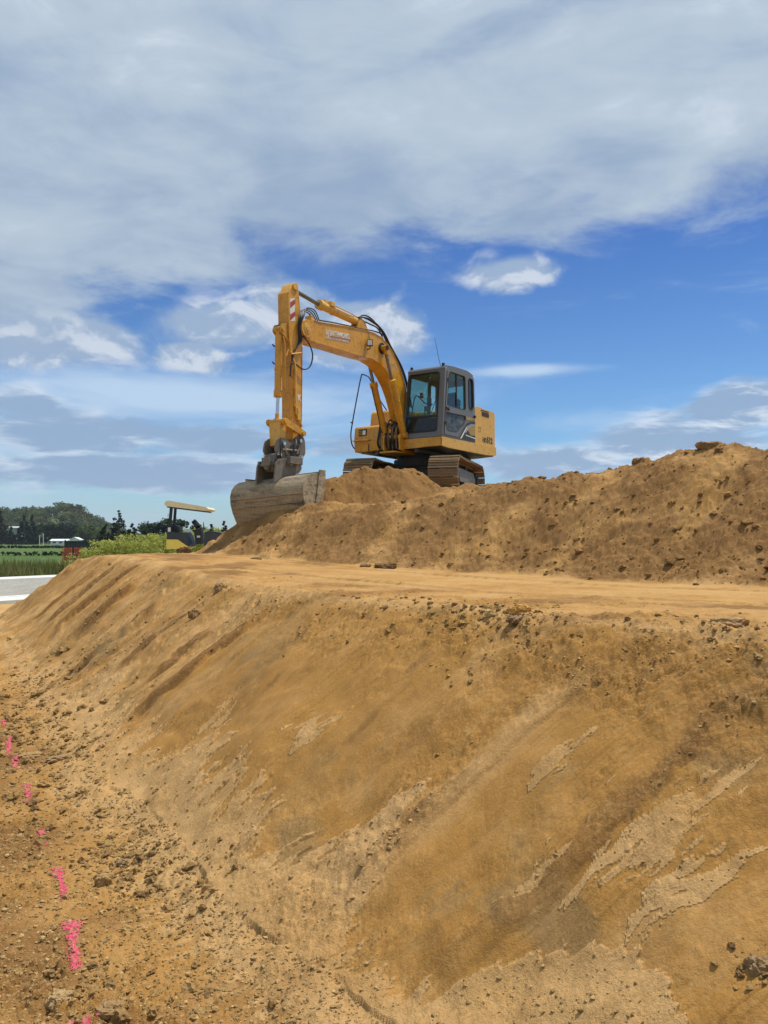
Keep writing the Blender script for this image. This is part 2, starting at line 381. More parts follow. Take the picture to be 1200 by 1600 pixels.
def terrain(x, y):
    x = np.asarray(x, dtype=np.float32); y = np.asarray(y, dtype=np.float32)
    s = .6*x-.8*y; u = .8*x+.6*y; r = np.sqrt(x*x+y*y)
    wob = fbm(x/1.6, y/1.6, 3, 1)
    sw = s - I_(s, [-6, -4, -2.5, -1.5, 0], [0, .17, .25, .45, .5])*(u-2.2) + .10*fbm(u/.7, s/.7, 3, 2); uw = u + .10*wob
    zb = zbench(s); ut = utoe(s); uc = ucr(s)
    ut = ut + .13*fbm(x/.8, y/.8, 3, 17) + .05*fbm(x/.2, y/.2, 2, 18)
    tt = (uw-ut)/(uc-ut)
    # rounded foot and rounded lip
    prof = np.where(tt < .24, np.clip(tt+.24, 0, 1)**2/.96, tt)
    k = .10; prof = 1-np.where(1-prof < k, .5*np.clip(1-prof+k, 0, 9)**2/(2*k), 1-prof)
    prof = np.clip(prof, 0, 1)
    bank = zb*prof
    endf = np.clip((s+17.6+.15*wob)/2.4, 0, 1); endf = np.minimum(endf, 1)
    far = np.where(u > 5, 1, 1)
    bank = np.minimum(bank, zb*(1-np.where(1-endf < .1, .5*np.clip(1.1-endf, 0, 9)**2/.2, 1-endf))*1.0)
    # spoil pile
    ub = ubase(s) + .12*wob; ur = I_(s, RS, RU); zr = I_(s, RS, RZ)
    pt = (u-ub)/(ur-ub)
    prise = np.clip(pt, 0, 1); prise = prise - .06*np.sin(prise*2*np.pi)
    crest_round = .5*(np.clip((u-ur)/.5+1, 0, 1))**2*.07
    behind = np.clip(u-ur, 0, None)
    pad = ss(-7.2, -9.2, s)                     # level pad the machine stands on
    ztop = zr + (2.70-zr)*pad*ss(1.6, 3.2, behind) - (1-pad)*np.clip(behind-.3, 0, None)*.32
    pile_front = bank + (zr-bank)*prise - crest_round
    pile = np.where(u < ur, pile_front, np.maximum(ztop-crest_round, 0))
    # left end of the pile, and the far side of the pad, slide down at the angle of repose
    dl = ((s+14.0) + (u-7.5)*1.25)/1.6 + .25*fbm(x/.9, y/.9, 2, 9)
    pile = np.minimum(pile, zr*1.0 - np.clip(-dl, 0, None)*.68 + 99*(dl > 0))
    pile = np.minimum(pile, 2.9 - np.clip(u-15.8, 0, None)*.6)
    z = np.where(u < ub, bank, np.maximum(bank, pile))
    # mound pushed up in front of the tracks
    mx = x+.0; my = y-16.25
    q = np.sqrt((mx/1.50)**2+(my/.95)**2)
    md = 3.04 - .95*np.clip(q-.42, 0, None) + .04*fbm(x/.35, y/.35, 3, 12)
    q2 = np.sqrt(((x+1.15)/1.1)**2+((y-15.95)/.9)**2)
    md = np.maximum(md, 2.82 - .9*np.clip(q2-.35, 0, None))
    mound = ss(0, .12, md-z)
    z = np.where(u > ub, np.maximum(z, md), z)
    # keep soil clear of the near track
    lx = (x-.841)*(-.292)+(y-19.47)*(-.956); ly = (x-.841)*.956-(y-19.47)*.292
    nt = ss(1.7, 1.45, np.abs(ly-1.0)/.34)*ss(2.15, 1.8, np.abs(lx))*0
    on_pile = ss(-.05, .12, u-ub)*ss(-.4, .05, z-1.15) * (z > 1.0)
    slope = ss(.02, .12, tt)*ss(1.02, .88, tt)*ss(-17.5, -16.9, s)
    ground = (tt < .06)*1.0*(1-on_pile)
    flat = 1-ss(.0, .1, tt)
    bench = ss(.95, 1.05, tt)*(1-on_pile)*ss(-18.2, -15.5, s)
    outside = ss(-16.2, -18.4, s)*(1-on_pile) + 0*flat
    # ---- relief
    z = z + .035*wob*(1-.6*bench)
    lod = lambda c: np.clip(1.3 - r*.0021/(c*.35), 0, 1)       # drop detail finer than the mesh
    far_rough = ss(-4.5, -7.5, s)                               # the far part of the bank is rougher
    slr = slope*ss(.03, .38, tt)
    strk = perlin(sw/.17, uw/1.1, 3); strk2 = perlin(sw/.06, uw/.5, 4); strk3 = np.abs(perlin(sw/.38, uw/2.4, 5))
    z = z + slr*(.024*strk*(.4+1.3*far_rough) + .010*strk2*(.4+1.6*far_rough) + .05*(strk3-.2)*(.25+1.2*far_rough))
    rill_crumb_shade = np.zeros_like(z)
    for (s0, a, u0, u1) in LEDGES:
        d = sw - (s0 + .05*perlin(u/.45, u*0+s0*3, 6) + .02*perlin(u/.11, s/.11, 7))
        win_ = ss(u0, u0+.4, u)*ss(u1, u1-.4, u)*slope*(.35+.65*far_rough)
        z = z + win_*(a*1.5*ss(.012, -.012, d)*ss(-.40, -.02, d) - a*.6*ss(.07, .0, np.abs(d-.02)))
        rill_crumb_shade = np.maximum(rill_crumb_shade, win_*ss(.085, .05, np.abs(d+.06+.05*perlin(u/.2, s*3, 8)+.03*perlin(u/.05, s/.05, 9)))*ss(-.4, .0, perlin(u/.5, s*4, 11)))  # loose crumbs along the ledges, darkened to stand for shade on the risers
    # crumbly zones
    c1 = fbm(x/.55, y/.55, 4, 20); c2 = fbm(sw/.35, uw/1.2, 4, 24)
    lip = ss(.62, .9, tt)*ss(2.0, 1.15, tt)*(1-on_pile)
    band = ss(.28, .05, np.abs(s+2.62-.1*wob*2))*ss(1.4, 1.7, u)*ss(2.9, 2.3, u)
    toe = ss(.28, .0, tt)
    crum = np.clip(ground*(.85+c1*.9) + slope*(.08+1.5*c2*far_rough+.6*c2+.22*far_rough) + lip*(.45+1.6*c1) + band*.45 + toe*slope*.35 + on_pile*(.75+.8*c1) + bench*np.clip(.18+1.3*c1, 0, .8) + rill_crumb_shade*.9, 0, 1)
    strip_ = ss(-.32, -.08, tt)*(1-on_pile)*(1-slope); crum = crum*(1-.55*strip_)
    smooth_patch = ss(.05, .35, perlin(x/.8+3, y/.8, 30))
    crum = crum*(1-.5*smooth_patch*ground)
    big = np.clip(on_pile + .8*lip + .7*ground + .45*slope*far_rough, 0, 1)
    z = z + big*clods(x, y, .62, .04, 1, .28, .5)*(1-.5*bench)
    z = z + big*crum*clods(x, y, .27, .08, 7, .42, .5)*(.6+.4*on_pile)
    z = z + crum*lod(.11)*clods(x, y, .115, .46, 13, .62, .45)*(1-.45*slope)*(1+.25*on_pile)
    z = z + crum*lod(.05)*clods(x, y, .052, .6, 19, .8, .3)*(1+.4*on_pile)
    z = z + crum*lod(.025)*clods(x, y, .026, .6, 25, .8, .2)
    z = z + (crum*.03+.035*on_pile+.015*lip)*fbm(x/.13, y/.13, 5, 50, .62)*lod(.06)
    z = z + (on_pile*.080+.030*ground)*fbm(x/.42, y/.42, 6, 60, .60)
    # overlapping scales of soil, torn open on their downhill side
    for (ca_, cb_, am, sd2) in ((.30, .50, .030, 150), (.13, .22, .016, 160), (.06, .10, .008, 170)):
        ph = (uw + .35*cb_*perlin(sw/ca_, uw/cb_, sd2))/cb_ + 1.3*perlin(sw/(ca_*1.2), uw/(cb_*2.2), sd2+1)
        saw = ph-np.floor(ph); saw = saw*ss(1.0, .88, saw)
        pm = ss(.02, .32, fbm(sw/(ca_*2.2), uw/(cb_*2.0), 2, sd2+2))
        nearf = 1-(1-far_rough)*(.8 if ca_ > .1 else .2)
        z = z + lod(ca_*.6)*am*(.5-saw)*-1*pm*(slope*(.30+.95*np.clip(far_rough+lip, 0, 1))*.8*nearf + on_pile*1.0 + .6*lip)
    sandz = 0.0
    ck = np.abs(fbm(x/.21+.3*perlin(x/.1, y/.1, 203), y/.21, 3, 201)); ckm = ss(.12, .34, fbm(x/.55, y/.55, 2, 205)+.12*lip)*np.clip(far_rough+lip, 0, 1)
    z = z - slope*ckm*(.014*ss(.04, .0, ck)+.004*ss(.16, .0, ck))*lod(.06)*(1-.6*sandz)
    z = z + slope*(.0035*perlin(sw/.016, uw/.45, 207)*lod(.03)+.006*np.round(2*perlin(sw/.09, uw/1.3, 208))/2*far_rough)
    sg = s - I_(s, [-6, -4, -2.5, -1.5, 0], [0, .17, .25, .45, .5])*(u-2.2) + .012*perlin(u/.5, s/.5, 209)
    gm_ = ss(-.1, .3, fbm(s/.5, u/.9, 2, 214))
    z = z - slope*gm_*(.0075*ss(.10, .0, np.abs(perlin(sg/.10, uw/4.5, 210)))+.0045*ss(.16, .0, np.abs(perlin(sg/.035, uw/2.5, 211)))*lod(.05))
    # flaky scallops pulled out by the bucket
    fl = fbm(sw/.13, uw/.26, 3, 66); flm = ss(.05, .35, fbm(x/.5, y/.5, 2, 70)+.3*far_rough+.2*lip)
    z = z - slope*flm*.022*ss(.12, .20, fl)*lod(.08)*np.clip(far_rough+lip*.8, .0, 1)
    z = z + .0035*fbm(x/.03, y/.03, 3, 80)*lod(.03)
    # wheel marks on the bench run along it
    z = z + bench*(.018*perlin(uw/.22, s/2.5, 90)+.008*perlin(uw/.07, s/.9, 91))
    for (uc_, wd_) in ((4.55, .20), (6.0, .22)):
        dt = np.abs(u-uc_-.12*perlin(s/3.0, u*0, 95)); cle = np.abs(((s+.15*perlin(s/.8, u, 97))/.17) % 1-.5)*2
        z = z - bench*ss(wd_, wd_-.05, dt)*(.018+.014*ss(.45, .25, cle)*ss(-.2, .2, perlin(s/1.1, u, 96)))
    # ---- natural ground takes over outside the earthworks
    rd = (x+9.9)*(-.87)+(y-20.6)*.49                            # distance across the kerb line
    away = np.maximum(ss(-.35, -.02, rd), ss(24, 27, u)*1.0)
    dropm = away*(z < .9)
    z = z - dropm*(.35+np.clip(z, 0, 1))
    # ---- masks
    moist = np.clip(.5 + .9*fbm(sw/.55, uw/1.4, 4, 100) + .5*fbm(x/.2, y/.2, 3, 104), 0, 1)
    low = fbm(sw/.17, uw/.60, 5, 110, .6); lowb = fbm(sw/.6, uw/1.1, 3, 112); lowf = fbm((sw+.3*lowb*.2)/.055, uw/.15, 4, 114, .6)
    bs = I_(s, [-14, -9, -7.2, -6.4, -5.3, -4.5, -3.9, -3.4, -2.9, -2.62, -2.40, -1.9, -1], [.02, .08, .20, .22, .19, .33, .28, .17, .26, .36, .13, .09, .06])
    edge = tt - (bs+.20*low+.05*lowb+.06*lowf)                       # dry sand creeps up the foot in teeth
    sand = ss(.010, -.010, edge)*ss(-.10, -.02, tt+.10*lowf)*(1-on_pile)*ss(-17.5, -16.9, s)
    fan = ss(.01, -.01, np.sqrt(((s+1.48)/.50)**2+((u-1.50)/.45)**2)-1-.10*low-.06*lowf)
    sl_ = s-(-2.56+.26*(u-1.56))                            # loose ridge running down the face
    fband = ss(.14, .02, np.abs(sl_+.07+.05*lowb))*ss(3.0, 2.6, u)
    def pat(s0, u0, ls, lu, k=1.1): return ss(.03, -.03, np.sqrt(((sw-s0+.05*lowb)/ls)**2+((uw-u0)/lu)**2)-.80-k*low-.7*lowb-.75*lowf)*ss(-.42, -.25, lowf)
    drym = np.maximum.reduce([pat(-1.62, 2.22, .13, .22), pat(-1.90, 2.07, .08, .20), pat(-1.36, 2.21, .06, .15), pat(-1.10, 2.45, .10, .14), pat(-3.62, 2.28, .13, .10), pat(-2.15, 2.42, .05, .20), pat(-4.7, 2.15, .10, .22)])*slope
    drym = np.maximum(drym, fband*.75*slope)
    sandm = np.clip(np.maximum(np.maximum(sand, fan), drym), 0, 1)
    damp = np.maximum.reduce([pat(-8.45, 2.75, .30, .40), pat(-2.11, 2.33, .07, .10)*.5, pat(-2.0, 1.88, .12, .16)*.5, pat(-5.2, 2.75, .5, .35)*.4, pat(-3.2, 2.1, .2, .3)*.3])*slope
    moist = moist*slope*(1-sandm) + .65*slope*(1-sandm)*ss(-6.5, -5, s)
    moist = np.maximum(np.clip(moist, 0, 1), on_pile*np.clip(.50+.5*c1, 0, 1)); moist = np.maximum(moist, mound*1.0); moist = np.maximum(moist, ground*np.clip(.80+.5*c1, 0, 1)*(1-sandm)); moist = np.maximum(moist, bench*np.clip(.55+.5*c1, 0, 1))
    z = z + .009*np.maximum(sand*ss(.08, .2, tt), fan)*ss(-.1, -.01, np.minimum(edge, 0)) - .006*drym*0
    grey = np.maximum(ss(.25, .5, fbm(x/.45, y/.6, 3, 130))*slope*.6, damp)*(1-sandm)
    tone = np.clip(.5+.8*fbm(x/1.1, y/1.1, 4, 140), 0, 1)
    tone = np.clip(tone*(1-.5*slope)+.25*slope + .45*bench*ss(-9.5, -6.5, s+2*wob)*ss(4.3, 5.0, u+.5*c1)*ss(6.9, 6.2, u+.3*c1) + .2*sandm - .40*on_pile - .9*rill_crumb_shade - .75*mound - .27*ground + .22*ground*ss(-.34, -.06, tt) - .12*bench, 0, 1)  # the ledge term puts riser shade into the soil colour
    gm = np.clip(np.maximum(np.maximum(crum, sandm*.55), .2), 0, 1)
    region = np.where(u > ub, 2, np.where(tt > .05, 1, 0)); region = np.where((region == 0) & (on_pile > .5), 2, region)
    region = np.where((s < -17.9) & (region == 1), 0, region); region = np.where((rd > -.3) & (region < 2), 0, region)
    return z, np.stack([moist, gm, grey, tone], -1), region, on_pile, slope, ground

def Hz(x, y):
    return float(terrain(np.array([x]), np.array([y]))[0][0])

ang = np.radians(np.concatenate([np.linspace(-180, -50, 110, endpoint=False), np.linspace(-50, -30, 110, endpoint=False), np.linspace(-30, 29, 1010, endpoint=False), np.linspace(29, 54, 140, endpoint=False), np.linspace(54, 180, 110)])).astype(np.float32)
rr = np.exp(np.concatenate([np.linspace(math.log(.02), math.log(1.3), 90, endpoint=False), np.linspace(math.log(1.3), math.log(34), 1480)])).astype(np.float32)
NA, NR = len(ang), len(rr)
A, RRR = np.meshgrid(ang, rr)
X = (RRR*np.sin(A)).ravel(); Y = (RRR*np.cos(A)).ravel()
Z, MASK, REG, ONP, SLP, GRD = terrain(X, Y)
V = np.stack([X, Y, Z], -1)
ii, jj = np.meshgrid(np.arange(NR-1), np.arange(NA-1), indexing='ij')
q0 = (ii*NA+jj).ravel(); QUADS = np.stack([q0, q0+1, q0+NA+1, q0+NA], -1)
# smooth vertex normals are shared by the three pieces only inside each mesh, the seams fall on rough soil

m, t, b = new_mat('excavated_soil'); SOIL = m
at = t.new('ShaderNodeAttribute', attribute_name='mask'); sp = t.new('ShaderNodeSeparateColor'); t.put(sp.inputs[0], at.outputs['Color'])
P = t.new('ShaderNodeNewGeometry').outputs['Position']
nf = t.noise(P, 90, 5, .65); nm = t.noise(P, 14, 6, .62); nl = t.noise(P, 2.2, 6, .6); ng = t.noise(P, 260, 2, .6)
Pr = t.mapping(P, (1, 1, 1), (0, 0, R(62)))
strkf = t.noise(t.mapping(Pr, (48, 9, 9)), 1.0, 6, .68)
strk = t.noise(t.mapping(Pr, (9, 2.0, 2.0)), 1.0, 7, .62)
moist = t.math('ADD', sp.outputs[0], t.math('MULTIPLY', t.math('SUBTRACT', strk, .5), .9), clamp=True)
c = t.mix(moist, (.50, .300, .125), (.350, .177, .044))
c = t.mix(sp.outputs[2], c, (.24, .160, .072))
c = t.mix(t.ss(nl, .40, .66, 0, .5), c, (.41, .215, .062))
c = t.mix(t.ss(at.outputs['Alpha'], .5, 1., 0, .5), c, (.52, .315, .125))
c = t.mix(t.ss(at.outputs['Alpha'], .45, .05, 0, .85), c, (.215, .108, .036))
c = t.mix(t.ss(nm, .52, .72, 0, .35), c, (.24, .135, .05))
c = t.mix(t.ss(nm, .46, .30, 0, .35), c, (.46, .285, .105))
c = t.mix(t.ss(strkf, .60, .72, 0, .4), c, (.20, .12, .05))
c = t.mix(t.math('MULTIPLY', t.ss(nf, .55, .75, 0, .45), t.math('ADD', sp.outputs[1], .35)), c, (.18, .105, .045))
c = t.mix(t.math('MULTIPLY', t.ss(nf, .47, .32, 0, .40), t.math('ADD', sp.outputs[1], .25)), c, (.56, .41, .22))
t.put(b.inputs['Base Color'], c); b.inputs['Roughness'].default_value = .95; b.inputs['Specular IOR Level'].default_value = .12
hh = t.math('ADD', t.math('ADD', t.math('MULTIPLY', nf, .6), t.math('ADD', t.math('MULTIPLY', strk, 1.3), t.math('MULTIPLY', strkf, .55))), t.math('ADD', t.math('MULTIPLY', ng, .3), t.math('MULTIPLY', nm, .5)))
t.put(b.inputs['Normal'], t.bump(t.math('MULTIPLY', hh, t.math('ADD', sp.outputs[1], .30)), .75, .02))

qreg = REG[QUADS].max(1)
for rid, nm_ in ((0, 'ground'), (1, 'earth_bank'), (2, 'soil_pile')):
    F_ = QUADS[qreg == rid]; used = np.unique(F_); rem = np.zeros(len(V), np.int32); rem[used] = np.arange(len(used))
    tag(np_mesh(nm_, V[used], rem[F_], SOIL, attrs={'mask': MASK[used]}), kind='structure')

# ------------------------------------------------------------------ loose stones and clods
def ico(sub):
    bm = bmesh.new(); bmesh.ops.create_icosphere(bm, subdivisions=sub, radius=1)
    v = np.array([x.co[:] for x in bm.verts], np.float32); f = np.array([[q.index for q in p.verts] for p in bm.faces], np.int32); bm.free()
    return v, f
ICO1, ICO2 = ico(1), ico(2)
def stones(xs, ys, zs, size, base, sink=.25, flat=.62):
    v0, f0 = base; n = len(xs); k = len(v0)
    vv = np.repeat(v0[None], n, 0) * (1 + .28*rng.standard_normal((n, k, 1))).clip(.45, 1.5)
    sc = size[:, None]*np.stack([.8+.6*rng.random(n), .6+.5*rng.random(n), flat*(.6+.7*rng.random(n))], -1)
    vv = vv*sc[:, None, :]
    a = rng.random(n)*6.28; ti = (rng.random(n)-.5)*1.0
    ca, sa, ct, st = np.cos(a)[:, None], np.sin(a)[:, None], np.cos(ti)[:, None], np.sin(ti)[:, None]
    x, y, z = vv[..., 0], vv[..., 1], vv[..., 2]
    y, z = y*ct-z*st, y*st+z*ct
    x, y = x*ca-y*sa, x*sa+y*ca
    V_ = np.stack([x+xs[:, None], y+ys[:, None], z+(zs+size*flat*(.5-sink))[:, None]], -1).reshape(-1, 3)
    F_ = (f0[None]+(np.arange(n)*k)[:, None, None]).reshape(-1, f0.shape[1])
    return V_, F_, np.repeat(np.arange(n), k)
def stone_cols(idx, n, lo, hi):
    tcol = rng.random(n)[:, None]; c_ = np.array(lo)*(1-tcol)+np.array(hi)*tcol
    c_ = c_*(.8+.4*rng.random((n, 1)))
    return np.concatenate([c_[idx], np.ones((len(idx), 1))], -1)
m, t, b = new_mat('soil_clods'); CLODM = m
at = t.new('ShaderNodeAttribute', attribute_name='mask'); P = t.new('ShaderNodeNewGeometry').outputs['Position']
nf = t.noise(P, 70, 5, .65)
t.put(b.inputs['Base Color'], t.mix(t.ss(nf, .4, .7, 0, .5), at.outputs['Color'], (.17, .11, .055))); b.inputs['Roughness'].default_value = .95
b.inputs['Specular IOR Level'].default_value = .12
t.put(b.inputs['Normal'], t.bump(nf, .7, .01))

def scatter(n, accept, rmin, rmax, amin=-30, amax=30):
    r_ = np.exp(rng.uniform(math.log(rmin), math.log(rmax), n)); a_ = np.radians(rng.uniform(amin, amax, n))
    x = (r_*np.sin(a_)).astype(np.float32); y = (r_*np.cos(a_)).astype(np.float32)
    z, mk, rg, onp_, sl, gr = terrain(x, y)
    keep = rng.random(n) < accept(x, y, z, mk, rg, onp_, sl, gr)
    return x[keep], y[keep], z[keep], mk[keep], rg[keep]
# fine gravel on the ground, foot of the bank, crumbly bands
x, y, z, mk, rg = scatter(65000, lambda x, y, z, mk, rg, onp_, sl, gr: np.clip(gr*.9+(rg == 1)*(mk[:, 1]-.42)*.9, 0, 1)*(rg < 2), 1.7, 11)
sz = (.0035+.006*rng.random(len(x))**3)*(.55+.16*np.hypot(x, y))
V_, F_, ix = stones(x, y, z, sz, ICO1)
tag(np_mesh('gravel', V_, F_, CLODM, smooth=False, attrs={'mask': stone_cols(ix, len(x), (.48, .32, .135), (.29, .175, .065))}),
    'fine broken gravel and crumbs of soil strewn over the ground and the foot of the bank', 'gravel', kind='stuff')
# larger crumbs
x, y, z, mk, rg = scatter(5500, lambda x, y, z, mk, rg, onp_, sl, gr: np.clip(gr*.55*ss(-.2, .3, fbm(x/.6, y/.6, 2, 200)) + sl*(mk[:, 1] > .6)*.10 + (mk[:, 1] > .6)*(rg == 1)*.12, 0, 1), 1.9, 16)
sz = (.006+.016*rng.random(len(x))**4)*(.6+.10*np.hypot(x, y))
V_, F_, ix = stones(x, y, z, sz, ICO2, .3)
tag(np_mesh('soil_crumbs', V_, F_, CLODM, smooth=False, attrs={'mask': stone_cols(ix, len(x), (.38, .235, .085), (.23, .135, .05))}),
    'scattered crumbs and small lumps of brown soil lying on the slope', 'soil crumbs', kind='stuff')
x, y, z, mk, rg = scatter(16000, lambda x, y, z, mk, rg, onp_, sl, gr: onp_*(z < 3.2)*(.25+.6*mk[:, 1]), 5.5, 19)
sz = .008+.034*rng.random(len(x))**8
V_, F_, ix = stones(x, y, z, sz, ICO2, .35, .7)
tag(np_mesh('pile_crumbs', V_, F_, CLODM, smooth=False, attrs={'mask': stone_cols(ix, len(x), (.32, .18, .06), (.20, .11, .038))}),
    'lumps of brown soil covering the face of the spoil pile', 'soil lumps', kind='stuff')

# rubble gathered in heaps: beside the marks, at the bottom edge, on the lip
xs, ys, szs = [], [], []
for (s0, u0, rs_, n_) in ((-3.85, 1.32, .20, 170), (-3.55, 1.42, .20, 110), (-4.3, 1.5, .22, 90), (-2.85, .90, .14, 110), (-2.5, 1.15, .2, 110), (-6.2, 1.6, .45, 200), (-7.3, 1.6, .5, 220), (-8.8, 2.0, .7, 260), (-5.0, 1.2, .4, 130),
                          (-3.0, 3.08, .13, 130), (-3.35, 3.14, .22, 150), (-2.7, 3.02, .14, 60), (-1.9, 3.2, .18, 70), (-4.0, 3.2, .4, 110), (-2.4, 3.1, .3, 80), (-1.08, 2.02, .05, 60), (-2.9, 2.74, .13, 30), (-4.4, 3.15, .4, 60), (-1.45, 1.72, .10, 70), (-1.2, 1.66, .08, 50)):
    a_ = rng.normal(size=(n_, 2))*rs_*np.array([1, .55]); xs.append(.6*(s0+a_[:, 0])+.8*(u0+a_[:, 1])); ys.append(-.8*(s0+a_[:, 0])+.6*(u0+a_[:, 1]))
    d0 = math.hypot(s0, u0); szs.append((.005+.022*rng.random(n_)**3.5)*(.55+.12*d0)*(.55 if rs_ < .12 else 1)*(.6 if u0 > 2.3 else 1))
xs = np.concatenate(xs).astype(np.float32); ys = np.concatenate(ys).astype(np.float32); szs = np.concatenate(szs)
V_, F_, ix = stones(xs, ys, terrain(xs, ys)[0], szs, ICO2, .35, .7)
tag(np_mesh('rubble', V_, F_, CLODM, smooth=False, attrs={'mask': stone_cols(ix, len(xs), (.38, .235, .085), (.22, .13, .05))}),
    'broken lumps of brown soil gathered in heaps on the ground and the lip', 'rubble', kind='stuff')

def clod(name, x, y, size, label, cat='clod', sc=(1, .8, .65), col=(.26, .155, .07), sink=.25, seed=0, rz=0., group=None, mat=None):
    v, f = ico(4); q = v*1.0
    q = np.sign(q)*np.abs(q)**.75                     # blocky
    n1 = fbm(v[:, 0]*1.3+seed, v[:, 1]*1.3+v[:, 2]*1.1, 4, 300+seed, .55); n2 = np.abs(perlin(v[:, 0]*2.6+v[:, 2]*2.1, v[:, 1]*2.6+seed, 320+seed))
    n3 = perlin(v[:, 0]*6+v[:, 2]*5+seed, v[:, 1]*6-v[:, 2]*4, 330+seed)
    q = q*(1+.42*n1-.30*n2+.16*n3)[:, None]*np.array(sc)*size
    a = rz; q = np.stack([q[:, 0]*math.cos(a)-q[:, 1]*math.sin(a), q[:, 0]*math.sin(a)+q[:, 1]*math.cos(a), q[:, 2]], -1)
    o = np_mesh(name, q, f, mat or CLODM, smooth=False, attrs={'mask': np.tile(np.array([*col, 1.]), (len(q), 1))})
    o.location = (x, y, Hz(x, y) + size*sc[2]*(.75-2*sink*.6))
    tag(o, label, cat, group)
    return o
def su(s, u): return (.6*s+.8*u, -.8*s+.6*u)
G1 = 'loose clods of soil'
clod('soil_clod', *su(-7.28, 3.46), .085, 'dark brown block of soil stuck high in the left part of the slope', sc=(.8, .8, 1.0), sink=.9, col=(0.364, 0.234, 0.104), seed=1, group=G1)
clod('soil_clod', *su(-7.05, 3.08), .062, 'brown slab of soil sliding down the slope just below the large dark block', sc=(1, .7, .7), col=(0.299, 0.189, 0.085), seed=2, rz=.6, group=G1)
clod('soil_clod', *su(-1.10, 2.03), .034, 'rough dark crumbling block low on the slope at the right edge', sc=(1, .8, 1.0), sink=.8, col=(0.312, 0.208, 0.104), seed=3, group=G1)
clod('soil_clod', *su(-3.80, 1.23), .042, 'largest brown stone in the rubble right of the pink marks', 'stone', sc=(1, .8, .8), col=(0.390, 0.247, 0.098), seed=4, group=G1)
clod('soil_clod', *su(-3.95, 1.36), .034, 'dark flat stone just behind the largest brown stone in the rubble', 'stone', sc=(1.2, .8, .6), col=(0.299, 0.202, 0.098), seed=5, group=G1)
clod('soil_clod', *su(-2.96, 3.12), .046, 'orange brown block of soil on the lip in the middle of the crumbling heap', sc=(1.1, .8, .7), col=(0.598, 0.325, 0.091), seed=6, group=G1)
clod('soil_clod', *su(-2.90, 3.02), .042, 'dark brown slab tipped over the lip below the orange brown block', sc=(1.3, .8, .5), col=(0.312, 0.208, 0.117), seed=7, rz=.8, group=G1)
clod('soil_clod', *su(-3.13, 3.06), .026, 'pale yellowish lump left of the orange brown block on the lip', sc=(1, .8, .8), col=(0.600, 0.442, 0.182), seed=8, group=G1)
clod('soil_clod', *su(-1.87, 3.24), .055, 'flat grey brown block of soil lying on the lip near the right edge', sc=(1.4, .9, .55), col=(0.429, 0.273, 0.130), seed=9, rz=-.5, group=G1)
clod('soil_clod', *su(-2.79, .93), .045, 'jagged dark rock at the bottom edge left of the last pink mark', 'rock', sc=(1.2, .8, .7), col=(0.338, 0.208, 0.091), seed=10, group=G1)
clod('soil_clod', *su(-2.95, .80), .04, 'small brown rock beside the jagged dark rock at the bottom edge', 'rock', sc=(1.1, .8, .7), col=(0.442, 0.299, 0.143), seed=11, group=G1)
clod('soil_clod', *su(-6.35, 1.50), .06, 'flat brown slab beside the sixth pink mark counted from the camera', 'stone', sc=(1.4, .8, .4), col=(0.390, 0.247, 0.104), seed=12, rz=.4, group=G1)
clod('soil_clod', *su(-5.95, 1.62), .065, 'long low brown slab right of the pink marks in the middle distance', 'stone', sc=(1.7, .7, .35), col=(0.351, 0.221, 0.104), seed=13, rz=.5, group=G1)
clod('soil_clod', *su(-6.28, 8.87), .10, 'single round rock standing proud on the skyline of the pile', 'rock', sc=(1, .8, .75), sink=.9, col=(0.286, 0.169, 0.078), seed=14, group='rocks on the crest of the spoil pile')
clod('soil_clod', *su(-5.42, 9.02), .10, 'broad brown rock on the highest point of the spoil pile', 'rock', sc=(1.3, .8, .6), sink=.9, col=(0.312, 0.195, 0.091), seed=15, group='rocks on the crest of the spoil pile')
clod('soil_clod', *su(-8.55, 6.45), .10, 'dark flat lump of soil at the middle of the foot of the pile', sc=(1.5, .8, .5), col=(0.221, 0.130, 0.065), seed=16, group=G1)
clod('soil_clod', *su(-8.9, 6.36), .06, 'small brown lump left of the dark flat lump at the foot of the pile', sc=(1.2, .8, .5), col=(0.312, 0.195, 0.091), seed=17, group=G1)
clod('soil_clod', *su(-11.2, 5.9), .07, 'brown lump alone on the bench below the bucket', sc=(1.2, .8, .5), col=(0.312, 0.195, 0.091), seed=18, group=G1)
clod('soil_clod', *su(-15.15, 6.4), .12, 'dark clump of soil in front of the yellow roller', sc=(1.1, .8, .8), col=(0.169, 0.098, 0.052), seed=19, group=G1)

# ------------------------------------------------------------------ pink survey paint
m, t, b = new_mat('pink_marking_paint'); PINK = m
n_ = t.noise(t.new('ShaderNodeNewGeometry').outputs['Position'], 60, 4, .6)
t.put(b.inputs['Base Color'], t.mix(t.ss(n_, .42, .62), (.54, .04, .12), (.40, .16, .09))); b.inputs['Roughness'].default_value = .9
marks = [((-1.298, 3.397), (-1.156, 3.057), .062, 1.8, 'longest pink paint dash, brightest, second nearest the camera'),
         ((-1.597, 3.972), (-1.413, 3.613), .052, 1.4, 'pink paint dash with a bright head left of the largest brown stone'),
         ((-1.935, 4.582), (-1.767, 4.22), .055, 1, 'faint pink paint dash fourth nearest the camera'),
         ((-2.334, 5.288), (-2.156, 4.915), .052, 1, 'narrow pink paint dash between the faint one and the slabs'),
         ((-2.702, 5.924), (-2.561, 5.60), .055, 1, 'short pink paint dash touching the flat brown slab'),
         ((-2.954, 6.394), (-2.789, 5.959), .06, 1, 'slanting pink paint dash just beyond the one on the slab'),
         ((-3.39, 7.195), (-3.216, 6.828), .055, 1, 'farthest pink paint spot at the left edge of the photo'),
         ((-1.015, 2.755), (-.93, 2.58), .065, 1.3, 'pink paint patch at the very bottom of the photo')]
